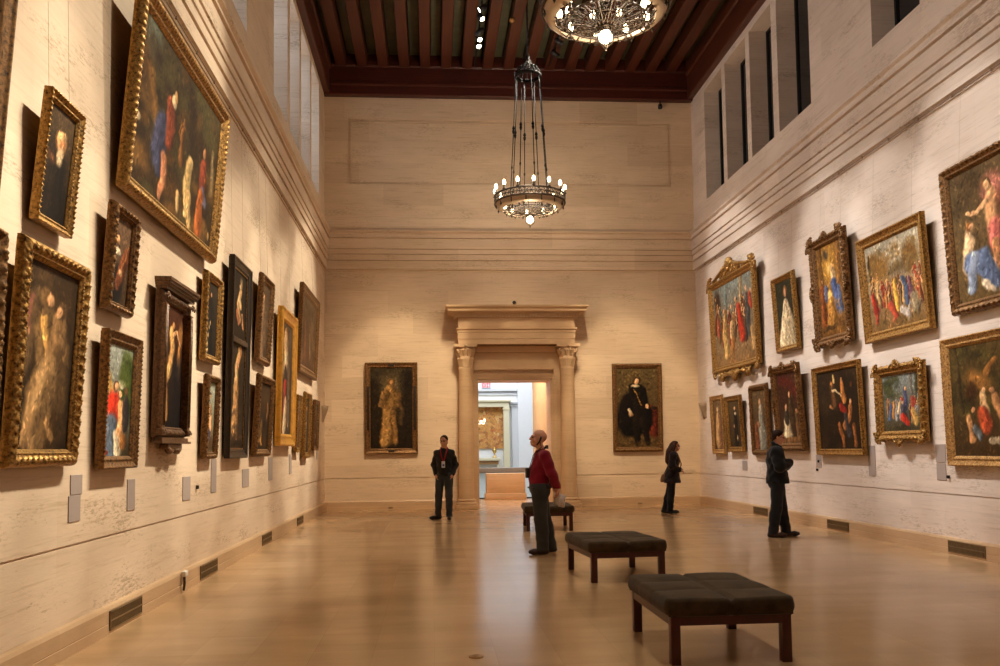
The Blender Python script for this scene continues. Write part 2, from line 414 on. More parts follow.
# stone lining between the columns
m = MB(); hx0, hx1 = DX0-2.235, DX1-2.235
m.box(-1.36, hx0-.06, -.12, 0, 0, 4.28).box(hx1+.06, 1.36, -.12, 0, 0, 4.28).box(hx0-.06, hx1+.06, -.12, 0, 3.66, 4.28)
m.box(-1.06, 1.06, -.20, -.12, 4.12, 4.28)
m.build('panel', M['stone_p'], por)
m = MB()
for (w, d, t0) in ((0, .16, .065), (.065, .185, .03), (.095, .20, .02)):
    a0, a1, zt = hx0-w, hx1+w, DZ+w
    m.box(a0-t0, a0, -d, .02, 0, zt+t0).box(a1, a1+t0, -d, .02, 0, zt+t0).box(a0, a1, -d, .02, zt, zt+t0)
m.box(hx0-.02, hx0+.045, -.13, .75, 0, DZ).box(hx1-.045, hx1+.02, -.13, .75, 0, DZ).box(hx0, hx1, -.13, .75, DZ-.045, DZ+.02)
m.build('door_lining', M['stone_p'], por)
m = MB().box(-.035, .035, -.66, -.58, 5.29, 5.33); m.ball((0, -.62, 5.375), .05, 10).tube([(0, -.62, 5.375), (0, -.70, 5.36)], .025, 8)
tag(m.build('security_camera', M['dkiron']), 'small dark security camera standing on top of the doorway cornice', 'camera').location = (2.17, D, 0)

# the hall beyond the doorway
M['hallwhite'] = plain('hall_white_paint', rgb(226, 228, 232), .7, var=.02)
M['hallgrey'] = plain('hall_pale_moulding', rgb(205, 208, 214), .7, var=.02)
M['cream'] = plain('cream_stone', rgb(214, 206, 176), .6, var=.05)
M['tan'] = travertine('travertine_lobby', 'y', rgb(226, 190, 140), bw=3, bh=3, joint=.001, pits=.2, band=.4)
M['parapet'] = travertine('travertine_parapet', 'x', rgb(222, 192, 154), bw=5, bh=.45, joint=.002, pits=.3, band=.6)
struct(MB().box(3.24, 3.7, D+.75+.16, 27.3, 0, 4.6).build('wall_lobby_right', M['tan']))
struct(MB().box(.2, 1.15, D+.75, 26.6, 0, 4.6).build('wall_lobby_left', M['tan']))
struct(MB().box(.2, 3.7, D+.75, 27.3, 4.6, 4.8).build('ceiling_lobby', M['hallwhite']))
struct(MB().box(-6, 10, 36, 36.3, -2, 7.5).build('wall_hall', M['hallwhite']))
struct(MB().box(-6, 10, 27.0, 38.9, -2.2, -2).build('floor_hall', M['cream']))
struct(MB().box(3.62, 10, 35.75, 36, -2, 7.5).build('wall_hall_pier', M['hallwhite']))
m = MB()
for z, d, h in ((4.02, .14, .08), (3.86, .07, .05), (3.92, .05, .03)): m.box(-6, 3.62, 36-d, 36, z, z+h)
struct(m.build('trim_10', M['hallgrey']))
m = MB().box(3.36, 3.62, 35.86, 36, 0, 3.30)
for z, d in ((3.30, .16), (3.36, .20), (3.44, .24), (3.50, .26)): m.box(3.36-(d-.14), 3.62, 36-d, 36, z, z+.045)
struct(m.build('trim_11', M['hallgrey']))
# cream stone frame round a tapestry, a console table below it
fr = empty('fireplace_surround', (2.0, 36, 0), label='cream stone surround framing the tapestry across the hall', cat='surround')
m = MB().box(1.0, 1.24, -.34, 0, 0, 3.34).box(-2.6, 1.24, -.34, 0, 3.34, 3.60).box(-2.6, 1.32, -.42, 0, 3.56, 3.63)
m.box(1.0-.03, 1.27, -.37, 0, 3.22, 3.27); m.build('frame_stone', M['cream'], fr)
def tap_material():
    t = NT('woven_tapestry'); o = t.obj(); v = t.n('ShaderNodeTexVoronoi'); v.inputs['Scale'].default_value = 9; t.t.links.new(o, v.inputs['Vector'])
    nz = t.noise(o, 7, 5, .7)
    c1 = t.ramp(nz.outputs['Fac'], [(.32, rgb(70, 60, 44)), (.42, rgb(176, 120, 60)), (.52, rgb(206, 150, 80)), (.60, rgb(150, 60, 40)), (.68, rgb(220, 184, 120))])
    sp = t.n('ShaderNodeSeparateColor'); t.l(v, 'Color', sp, 0)
    c2 = t.ramp(sp.outputs[0], [(.2, rgb(184, 136, 72)), (.45, rgb(206, 160, 96)), (.65, rgb(160, 70, 44)), (.85, rgb(84, 84, 70)), (.95, rgb(225, 195, 130))])
    t.set(Base_Color=t.mix(.5, c1, c2), Roughness=.9); return t.m
tp = MB().box(-.9, 1.02, -.06, -.02, 1.58, 3.35).build('tapestry', tap_material()); tp.location = (2.0, 36, 0)
tag(tp, 'woven red and ochre tapestry hanging in the cream surround across the hall', 'tapestry')
cs = empty('console_table', (2.4, 35.75, 0), label='pale stone console table below the tapestry across the hall', cat='table')
MB().rbox(-1.2, .42, -.25, .22, 1.08, 1.2, .02).build('table_top', M['cream'], cs)
MB().box(-1.15, .36, -.18, .2, .92, 1.08).build('apron', plain('table_apron', rgb(150, 112, 70), .6), cs)
for lx in (-1.1, .3): MB().box(lx, lx+.09, -.2, -.11, -2, .92).build('leg', M['cream'], cs)
lp = MB().lathe([(0, 0), (.09, 0), (.1, .03), (.04, .06), (.03, .16), (.07, .22), (.1, .30), (.06, .36), (.03, .40), (.05, .44), (0, .46)], 16).build('brass_candlestick', plain('brass', rgb(214, 176, 96), .3, .8))
lp.location = (2.6, 35.70, 1.2); tag(lp, 'small brass urn standing on the console table across the hall', 'urn')
br = MB(); br.ball((0, 0, 0), .06).tube([(0, .3, -.05), (0, 0, -.08), (0, 0, 0)], .015, 6)
for s in (-1, 1): br.tube([(0, 0, -.08), (s*.12, 0, -.1), (s*.14, 0, 0)], .014, 6).ball((s*.14, 0, .05), (.04, .04, .07))
br = br.build('wall_lamp', glow('lamp_shine', (1, .9, .65), 3)); br.location = (2.05, 35.62, 2.72); tag(br, 'small lit wall lamp in front of the tapestry across the hall', 'lamp')
# exit sign
ex = empty('exit_sign', (2.31, 35.98, 4.16), label='white exit sign with red letters high on the white hall wall', cat='sign')
MB().rbox(-.20, .20, -.05, 0, -.0, .22, .01).build('housing', M['hallwhite'], ex)
L5 = {'E': ['###', '#..', '##.', '#..', '###'], 'X': ['#.#', '#.#', '.#.', '#.#', '#.#'], 'I': ['###', '.#.', '.#.', '.#.', '###'], 'T': ['###', '.#.', '.#.', '.#.', '.#.']}
u = .0235; red = glow('exit_red', (.75, .04, .06), .35)
for i, ch in enumerate('EXIT'):
    lm = MB()
    for r, row in enumerate(L5[ch]):
        for c, q in enumerate(row):
            if q == '#': lm.box(-.176+i*.092+c*u, -.176+i*.092+(c+1)*u, -.062, -.05, .20-(r+1)*.036, .20-r*.036)
    lm.build('letter', red, ex)
# glass balustrade and the stone bench-block in front of it
bl = empty('glass_balustrade', (2.0, 26.85, 0), label='glass balustrade with a grey metal top rail beyond the doorway', cat='railing')
MB().rbox(-.85, 1.24, -.05, .05, .80, .965, .01).build('top_rail', plain('brushed_steel', rgb(150, 150, 152), .4, .5), bl)
tg = NT('clear_glass'); tg.set(Base_Color=(.86, .95, .97), Roughness=.03, Transmission_Weight=1., IOR=1.45)
MB().box(-.85, 1.24, -.008, .008, .03, .80).build('glass_panel', tg.m, bl)
MB().rbox(-.85, 1.24, -.04, .04, 0, .03, .005).build('shoe', M['dkiron'], bl)
m = MB().rbox(-.64, .64, -.24, .24, .0, .19, .01).rbox(-.60, .60, -.22, .22, .19, .80, .01)
o = m.build('stone_block', M['parapet']); o.location = (2.25, 26.45, 0); tag(o, 'low travertine block standing in front of the glass balustrade', 'stone block')
m = MB().rbox(0, .05, -.03, .03, .02, 3.36, .006)
o = m.build('light_slot_strip', M['hallwhite']); o.location = (3.165, D+.80, 0); struct(o)  # pale strip put in for the bright slot of light beside the jamb
# ------------------------------------------------------------------ benches
def velvet():
    t = NT('olive_brown_suede'); o = t.obj(); a = t.noise(o, 7, 4, .6); b = t.noise(o, 160, 2)
    t.set(Base_Color=t.ramp(a.outputs['Fac'], [(.3, rgb(48, 36, 21)), (.7, rgb(76, 58, 35))]), Roughness=.85, Specular_IOR_Level=.2, Sheen_Weight=.12, Sheen_Roughness=.4)
    t.bump(b.outputs['Fac'], .15, .002); return t.m
M['suede'] = velvet()
M['leg'] = plain('dark_cherry_wood', rgb(70, 26, 20), .35, var=.25, scale=6)
BW, BD = .94, 1.25
def bench():
    r = empty('museum_bench', group='upholstered benches down the middle of the hall')
    # cushion: a closed skin around a box with rounded rim and stitched seams (2 x 3 panels)
    nx, ny = 48, 60; z0, z1 = .335, .475
    def seam(a, lines, w):
        return max(math.exp(-((a-l)/w)**2) for l in lines)
    v = []; f = []; idx = {}
    def top(x, y):
        ex = min(x, BW-x); ey = min(y, BD-y); e = min(ex, ey); R = .034
        dz = 0 if e > R else R-math.sqrt(max(0, R*R-(R-e)**2))
        s = max(seam(x, [BW/2], .012), seam(y, [BD/3, 2*BD/3], .012))
        puff = .012*math.sin(PI*min(1, max(0, (x % (BW/2))/(BW/2))))*math.sin(PI*((y % (BD/3))/(BD/3)))
        return z1-.012-dz*1.0+puff-.020*s+.003*math.sin(9*x+4*y)*math.cos(7*y)
    xs = [BW*(.5-.5*math.cos(PI*i/nx)) for i in range(nx+1)]; ys = [BD*(.5-.5*math.cos(PI*j/ny)) for j in range(ny+1)]
    for i, x in enumerate(xs):
        for j, y in enumerate(ys): v.append((x-BW/2, y-BD/2, top(x, y)))
    for i in range(nx):
        for j in range(ny): f.append((i*(ny+1)+j, (i+1)*(ny+1)+j, (i+1)*(ny+1)+j+1, i*(ny+1)+j+1))
    ring = [i*(ny+1) for i in range(nx+1)]+[nx*(ny+1)+j for j in range(1, ny+1)]+[i*(ny+1)+ny for i in range(nx-1, -1, -1)]+[j for j in range(ny-1, 0, -1)]
    prev = ring
    rows = [(.005, .408), (.006, .388), (.001, .364), (-.012, .347), (-.032, .337)]
    for k, (o, z) in enumerate(rows):
        cur = []
        for q in ring:
            x, y, _ = v[q]
            on_x = abs(abs(x)-BW/2) < 1e-6; on_y = abs(abs(y)-BD/2) < 1e-6
            s = 0
            if on_y: s = max(s, seam(x, [0], .012))
            if on_x: s = max(s, seam(y, [-BD/6, BD/6], .012))
            oo = o-.016*s
            cur.append(len(v)); v.append((x+(math.copysign(1, x)*oo if on_x else 0), y+(math.copysign(1, y)*oo if on_y else 0), z))
        for a in range(len(ring)):
            b = (a+1) % len(ring); f.append((prev[a], prev[b], cur[b], cur[a]))
        prev = cur
    f.append(tuple(prev))
    Rc = .08
    for i, (x, y, z) in enumerate(v):          # round the plan corners
        dx, dy = abs(x)-(BW/2-Rc), abs(y)-(BD/2-Rc)
        if dx > 0 and dy > 0:
            k = max(dx, dy)/math.hypot(dx, dy); v[i] = (math.copysign(BW/2-Rc+dx*k, x), math.copysign(BD/2-Rc+dy*k, y), z)
    m = MB(); m.add(v, f, True); m.build('cushion', M['suede'], r)
    g = MB(); X, Y = BW/2-.035, BD/2-.035
    g.box(-X, X, -Y, -Y+.03, .275, .337).box(-X, X, Y-.03, Y, .275, .337).box(-X, -X+.03, -Y+.03, Y-.03, .275, .337).box(X-.03, X, -Y+.03, Y-.03, .275, .337).box(-X+.03, X-.03, -Y+.03, Y-.03, .315, .337)
    g.build('seat_frame', M['leg'], r)
    for sx in (-1, 1):
        for sy in (-1, 1):
            MB().rbox(sx*(X-.033)-.0345, sx*(X-.033)+.0345, sy*(Y-.033)-.0345, sy*(Y-.033)+.0345, 0, .336, .004).build('leg', M['leg'], r)
    return r
b0 = bench()
b1 = copy_tree(b0); b2 = copy_tree(b0)
for o, (x, y, a, lab) in zip((b0, b1, b2), ((2.10, 6.55, 0, 'large brown suede bench nearest the camera, on dark cherry legs'),
        (2.19, 10.30, -4.4, 'brown suede bench standing between the nearest bench and the man in the maroon sweater'),
        (2.21, 16.50, 3, 'brown suede bench behind the man in the maroon sweater, farthest down the hall'))):
    o.location = (x, y, 0); o.rotation_euler = (0, 0, math.radians(-a)); o['label'] = lab; o['category'] = 'bench'

# ------------------------------------------------------------------ floor vents in the plinths
def vent(w, h):
    r = empty('floor_vent', group='bronze air grilles in the plinth')
    MB().box(0, w, -.004, .0, .0, h).build('backing', M['grille_dark'], r)
    m = MB(); m.box(0, w, -.010, 0, 0, .012).box(0, w, -.010, 0, h-.012, h).box(0, .012, -.010, 0, 0, h).box(w-.012, w, -.010, 0, 0, h).box(0, w, -.012, 0, h*.46, h*.46+.012)
    m.build('frame', M['grille'], r)
    s = MB(); x = .03
    while x < w-.02: s.add([(x-.014, -.009, .012), (x-.004, -.009, .012), (x+.012, -.009, h-.012), (x+.002, -.009, h-.012), (x-.014, -.003, .012), (x-.004, -.003, .012), (x+.012, -.003, h-.012), (x+.002, -.003, h-.012)], [(0,1,2,3),(7,6,5,4),(0,4,5,1),(2,6,7,3),(0,3,7,4),(1,5,6,2)]); x += .026
    s.build('slats', M['grille'], r)
    return r
v0 = vent(.80, .165); first = True
VL = [(7.57, 'L', 'bronze floor grille in the left plinth, nearest the camera'), (10.41, 'L', 'bronze floor grille in the left plinth, just past the small white wall jack'),
      (14.10, 'L', 'third bronze floor grille along the left plinth'), (17.67, 'L', 'bronze floor grille in the left plinth, nearest the end wall'),
      (11.47, 'R', 'bronze floor grille in the right plinth at the right edge, under the forest painting'), (15.12, 'R', 'bronze floor grille in the right plinth, right of the man with crossed arms'),
      (18.70, 'R', 'bronze floor grille in the right plinth behind the legs of the man with crossed arms')]
for (y, s, lab) in VL:
    o = v0 if first else copy_tree(v0); first = False
    o['label'] = lab; o['category'] = 'vent'
    if s == 'L': o.location = (XL+.053, y, .03); o.rotation_euler = (0, 0, PI/2)
    else: o.location = (XR-.053, y, .03); o.rotation_euler = (0, 0, -PI/2)

# ------------------------------------------------------------------ small things on the walls
def plaque(s, ya, z0, z1, w, lab):
    o = MB().rbox(0, w, -.008, 0, 0, z1-z0, .002, 1).build('wall_label', M['plaque']); tag(o, lab, 'label', 'grey text plaques on the walls')
    o.location = (XL if s == 'L' else XR, ya, z0); o.rotation_euler = (0, 0, PI/2 if s == 'L' else -PI/2)
for a in [('L', 6.86, 1.22, 1.375, .22, 'grey wall label right of the big robed-figures painting, upper of two'), ('L', 6.83, 1.01, 1.213, .22, 'grey wall label right of the big robed-figures painting, lower of two'),
          ('L', 8.10, 1.01, 1.30, .20, 'grey wall label right of the red-robed family painting'), ('L', 9.85, 1.0, 1.27, .30, 'wide grey wall label right of the tabernacle-framed nude'),
          ('L', 11.08, 1.03, 1.46, .26, 'tall grey wall label left of the tall two-panel painting'), ('L', 12.86, 1.02, 1.29, .46, 'wide grey wall label right of the tall two-panel painting'),
          ('L', 14.9, 1.05, 1.45, .34, 'grey wall label right of the dark night-scene painting on the left wall'), ('L', 17.0, 1.1, 1.5, .3, 'grey wall label below the bright gold tall frame'), ('L', 20.95, 1.35, 2.0, .16, 'pale wall label beside the last small painting near the corner'),
          ('R', 13.66, 1.02, 1.52, .22, 'grey wall label between the candle-lit painting and the carved landscape frame'), ('R', 11.76, 1.27, 1.53, .24, 'grey wall label left of the forest painting, upper of two'), ('R', 11.75, 1.02, 1.26, .22, 'grey wall label left of the forest painting, lower of two'),
          ('R', 19.44, .98, 1.2, .3, 'grey wall label below the blue-dress portrait'), ('R', 15.60, 1.12, 1.36, .22, 'grey wall label left of the candle-lit painting')]: plaque(*a)
for (s, y, z, lab) in [('L', 10.42, 1.13, 'small black wall sensor beside the wide grey label on the left wall'), ('R', 15.48, 1.24, 'small black sensor left of the candle-lit painting, upper of two'), ('R', 15.55, 1.08, 'small black sensor left of the candle-lit painting, lower of two'), ('R', 11.47, 1.07, 'small black sensor under the corner of the forest painting')]:
    o = MB().rbox(-.022, .022, -.03, 0, -.022, .022, .005).build('motion_detector', M['black']); tag(o, lab, 'sensor')
    o.location = (XL if s == 'L' else XR, y, z); o.rotation_euler = (0, 0, PI/2 if s == 'L' else -PI/2)
tg2 = empty('wall_jack', (XL+.052, 9.70, .03), (0, 0, PI/2), 'small white wall jack with a bent conduit on the left plinth', 'socket')
MB().rbox(-.06, .06, -.05, 0, .15, .21, .012).build('housing', M['white'], tg2); MB().tube([(-.03, -.03, .15), (-.035, -.035, .08), (-.02, -.02, .0)], .014, 8).build('conduit', M['iron'], tg2)
for (s, lab) in (('L', 'stone half-bowl wall light in the left corner of the hall'), ('R', 'stone half-bowl wall light in the right corner of the hall')):
    r = empty('wall_sconce', (XL if s == 'L' else XR, 22.1, 2.28), (0, 0, PI/2 if s == 'L' else -PI/2), lab, 'sconce', 'half-bowl wall lights in the corners')
    MB().lathe([(.0, 0), (.03, .01), (.055, .10), (.10, .22), (.145, .34), (.158, .42), (.150, .43), (.135, .34), (.09, .22), (.02, .1)], 20, a0=PI, a1=2*PI).build('bowl', M['bowl'], r)
    MB().box(-.16, .16, -.006, 0, .02, .43).build('back_plate', M['bowl'], r)

# ------------------------------------------------------------------ chandeliers
def chandelier():
    r = empty('chandelier', group='great ring chandeliers')
    R = .80
    # pierced outer band (two hoops, a lattice between them)
    b = MB()
    for z, t in ((0, .022), (.17, .022), (.085, .012)):
        b.tube([(R*math.cos(a), R*math.sin(a), z) for a in [2*PI*k/64 for k in range(65)]], t, 8, False)
    for k in range(48):
        a = 2*PI*k/48; a2 = a+2*PI/48; c = lambda q, z, rr=R: (rr*math.cos(q), rr*math.sin(q), z)
        b.tube([c(a, 0), c((a+a2)/2, .085, R+.012), c(a2, .17)], .009, 5).tube([c(a2, 0), c((a+a2)/2, .085, R+.012), c(a, .17)], .009, 5)
    b.build('ring_band', M['iron'], r)
    # shallow dished rim under the ring
    prof = [(R-.01, .0), (R-.03, -.05), (R-.08, -.10), (R-.17, -.135), (R-.175, -.125), (R-.09, -.088), (R-.045, -.045), (R-.03, .0)]
    MB().lathe(prof, 64).build('dish_rim', M['dish'], r)
    # filigree basket
    g = MB(); nb = 16
    bas = lambda q: (.50-.40*q, -.15-.02*math.sin(PI*q)+.10*(1-q)*q-.11*q*q)
    for k in range(nb):
        a = 2*PI*k/nb
        pl = []
        for i in range(9):
            q = i/8; rr, z = bas(q); pl.append((rr*math.cos(a), rr*math.sin(a), z))
        g.tube(pl, .010, 6)
        for s in (-1, 1):
            pl = []
            for i in range(20):
                q = i/19; th = q*3.4*PI; rr, z = bas(.16+.30*q); w = .055*(1-.75*q)
                aa = a+PI/nb+s*w*math.cos(th)/rr; rr += w*math.sin(th)*.9
                pl.append((rr*math.cos(aa), rr*math.sin(aa), z))
            g.tube(pl, .0048, 5)
            pl = []
            for i in range(8):
                q = i/7; rr, z = bas(.55+.42*q); aa = a+s*(PI/nb)*math.sin(PI*q)
                pl.append((rr*math.cos(aa), rr*math.sin(aa), z))
            g.tube(pl, .0048, 5)
    for q, t in ((0, .014), (.5, .010), (1., .016)):
        rr, z = bas(q); g.tube([(rr*math.cos(a), rr*math.sin(a), z) for a in [2*PI*k/40 for k in range(41)]], t, 6, False)
    for k in range(18):
        a = 2*PI*k/18; g.tube([(.50*math.cos(a), .50*math.sin(a), -.15), (.57*math.cos(a), .57*math.sin(a), -.20), (.64*math.cos(a), .64*math.sin(a), -.125)], .010, 5)
    g.build('filigree_basket', M['iron'], r)
    # hanging globe with its cage
    gl = MB().ball((0, 0, -.37), .085, 20).build('globe', M['globe'], r)
    cg = MB().lathe([(.12, -.25), (.10, -.275), (.09, -.30), (.07, -.28), (.09, -.25)], 24)
    for k in range(6):
        a = 2*PI*k/6; cg.tube([(.085*math.cos(a), .085*math.sin(a), -.29), (.108*math.cos(a), .108*math.sin(a), -.36), (.09*math.cos(a), .09*math.sin(a), -.44), (.03*math.cos(a), .03*math.sin(a), -.495), (0, 0, -.51)], .007, 5)
    cg.ball((0, 0, -.525), (.02, .02, .03), 8); cg.build('globe_cage', M['iron'], gl)
    # lamps: a ring on top of the hoop and a ring inside the dish
    def lamp(x, y, z, s, drop):
        c = MB().lathe([(.0, 0), (.034, .0), (.040, .018), (.022, .03), (.020, .085), (.028, .09), (0, .092)], 12).build('lamp_holder', M['iron'], r); c.location = (x, y, z)
        q = MB().lathe([(.0, .088), (.018, .092), (.034, .125), (.038, .155), (.030, .19), (.014, .215), (.0, .225)], 14).build('bulb', M['bulb'], c)
    for k in range(14):
        a = 2*PI*(k+.5)/14; lamp((R+.005)*math.cos(a), (R+.005)*math.sin(a), .185, 1, 0)
    for k in range(9):
        a = 2*PI*(k+.25)/9; lamp(.57*math.cos(a), .57*math.sin(a), -.19, 1, 0)
    # pendants below the ring
    for k in range(14):
        p = MB(); a = 2*PI*k/14; x, y = (R-.03)*math.cos(a), (R-.03)*math.sin(a)
        p.lathe([(.0, .0), (.02, -.01), (.012, -.05), (.024, -.075), (.008, -.10), (0, -.12)], 8, (x, y, -.02))
        p.build('pendant', M['iron'], r)
    # suspension rods gathered in a crown, one stem to the ceiling
    H1, RC = 3.02, .28
    for k in range(8):
        a = 2*PI*(k+.2)/8; e = Vector((math.cos(a), math.sin(a), 0)); p0 = e*.47+Vector((0, 0, -.12)); p1 = e*RC+Vector((0, 0, H1))
        m = MB().tube([p0, p1], .011, 6); zk = .58; pk = p0.lerp(p1, zk)
        dv = (p1-p0).normalized()
        m.tube([pk-dv*.10, pk-dv*.07, pk-dv*.02, pk, pk+dv*.03, pk+dv*.08, pk+dv*.10], [.012, .026, .034, .020, .036, .022, .012], 8)
        pj = p0.lerp(p1, .30); m.tube([pj-dv*.05, pj, pj+dv*.05], [.012, .022, .012], 8)
        m.build('suspension_rod', M['rod'], r)
    c = MB().lathe([(RC-.02, H1-.06), (RC+.03, H1-.05), (RC+.03, H1), (RC-.02, H1+.01)], 32)
    for k in range(16):
        a = 2*PI*k/16
        c.tube([(RC*math.cos(a), RC*math.sin(a), H1), (.24*math.cos(a), .24*math.sin(a), H1+.15), (.12*math.cos(a), .12*math.sin(a), H1+.21), (.05*math.cos(a), .05*math.sin(a), H1+.33)], .012, 5)
        c.ball(((RC+.02)*math.cos(a), (RC+.02)*math.sin(a), H1+.03), .026, 6)
    c.tube([(.20*math.cos(2*PI*k/24), .20*math.sin(2*PI*k/24), H1+.17) for k in range(25)], .014, 6, False)
    c.lathe([(.0, H1+.30), (.06, H1+.31), (.07, H1+.34), (.03, H1+.38), (.05, H1+.43), (.03, H1+.47), (0, H1+.48)], 16)
    c.build('crown', M['rod'], r)
    s = MB().tube([(0, 0, H1+.46), (0, 0, 12.12-7.14)], .022, 8); z = H1+.55
    while z < 4.9: s.ball((0, 0, z), (.030, .030, .045), 8); z += .16
    s.build('stem', M['dkiron'], r)
    return r
dsh = NT('silvered_dish'); dsh.set(Base_Color=rgb(178, 154, 126), Roughness=.42, Metallic=.4); M['dish'] = dsh.m
c1 = chandelier(); c1.location = (2.27, 19.05, 7.14); tag(c1, 'whole ring chandelier with lit bulbs hanging before the end wall', 'chandelier')
c2 = copy_tree(c1); c2.location = (2.22, 10.30, 7.08); tag(c2, 'near ring chandelier cut off by the top edge of the picture', 'chandelier')

# ------------------------------------------------------------------ track lights under the ceiling
def spot_head():
    r = empty('spotlight', group='spotlights on the ceiling tracks')
    MB().tube([(0, 0, 0), (0, 0, -.08)], .018, 8).build('stem', M['black'], r)
    b = MB().lathe([(0, .13), (.05, .12), (.062, .08), (.066, -.10), (.062, -.10), (.056, -.07), (0, -.07)], 20).build('lamp_body', M['black'], r)
    MB().lathe([(0, -.066), (.055, -.066), (.055, -.072), (0, -.074)], 20).build('lamp_lens', M['lampface'], b)
    return r
TZ = 11.72
for nm, x, lab in (('light_track', 1.21, 'black lighting track between ceiling beams left of the chandelier stem'), ('light_track', 3.20, 'black lighting track between ceiling beams right of the chandelier stem')):
    r = empty(nm, (x, 0, TZ), label=lab, cat='light track', group='lighting tracks under the ceiling')
    MB().rbox(-.02, .02, 2., 22.0, 0, .04, .004).build('rail', M['black'], r)
    for y in (4, 8, 12, 16, 20): MB().box(-.012, .012, y-.012, y+.012, .04, ZT-TZ).build('hanger', M['black'], r)
h0 = spot_head(); first = True
HEADS = [(1.21, 18.75, (-1, -.2), 'unlit-looking spotlight on the left track, nearest of its cluster'), (1.21, 19.15, (.6, -.8), 'lit spotlight on the left track, upper of the bright three'), (1.21, 19.85, (-1, .1), 'dark spotlight on the left track between the lit ones'),
         (1.21, 20.15, (.5, -.9), 'lit spotlight on the left track, middle of the bright three'), (1.21, 20.50, (.4, -1), 'lit spotlight on the left track, lowest of the bright three'),
         (3.20, 19.75, (-.5, -.9), 'lit spotlight on the right track below the near chandelier'), (3.20, 20.25, (1, -.1), 'dark spotlight on the right track behind the lit one'), (3.20, 20.9, (1, .3), 'dark spotlight on the right track, nearest the end wall')]
for (x, y, d, lab) in HEADS:
    o = h0 if first else copy_tree(h0); first = False
    o.location = (x, y, TZ); tag(o, lab, 'spotlight')
    body = [c for c in o.children if c.name.startswith('lamp_body')][0]
    dv = Vector((d[0], d[1], -1.3 if 'lit spot' in lab and 'dark' not in lab else -.75)).normalized()
    body.rotation_mode = 'QUATERNION'; body.rotation_quaternion = (-dv).to_track_quat('Z', 'Y'); body.location = (0, 0, -.16)
o = MB().lathe([(0, .06), (.05, .06), (.075, .03), (.07, 0), (.03, -.03), (0, -.035)], 16).build('smoke_detector', M['brassy'] if 'brassy' in M else plain('amber_cap', rgb(170, 120, 60), .4)); o.location = (1.98, 19.6, JB-.06)
tag(o, 'small round smoke detector under a ceiling beam left of the chandelier stem', 'smoke detector')
o = MB().tube([(0, 0, .16), (0, 0, .06)], .02, 8).lathe([(0, .08), (.05, .07), (.06, 0), (.05, -.05), (0, -.06)], 14).build('ceiling_camera', M['black']); o.location = (6.33, D-.10, 10.90)
tag(o, 'small black camera under the perimeter beam at the right end of the end wall', 'camera')

o = MB().lathe([(0, 0), (.055, 0), (.055, .006), (.045, .010), (.040, .007), (.018, .007), (.014, .011), (0, .011)], 24).build('floor_outlet', plain('worn_brass', rgb(170, 128, 76), .35, .7)); o.location = (.31, 6.39, 0)
tag(o, 'small round brass outlet cover set in the floor near the camera', 'floor outlet')
for (x, lab) in ((-1.108, 'small outlet plate low on the end wall left of the doorway'), (5.535, 'small outlet plate low on the end wall right of the doorway')):
    o = MB().rbox(-.06, .06, -.008, 0, 0, .05, .003).build('wall_outlet', M['grille']); o.location = (x, D-.053, .02); tag(o, lab, 'outlet')
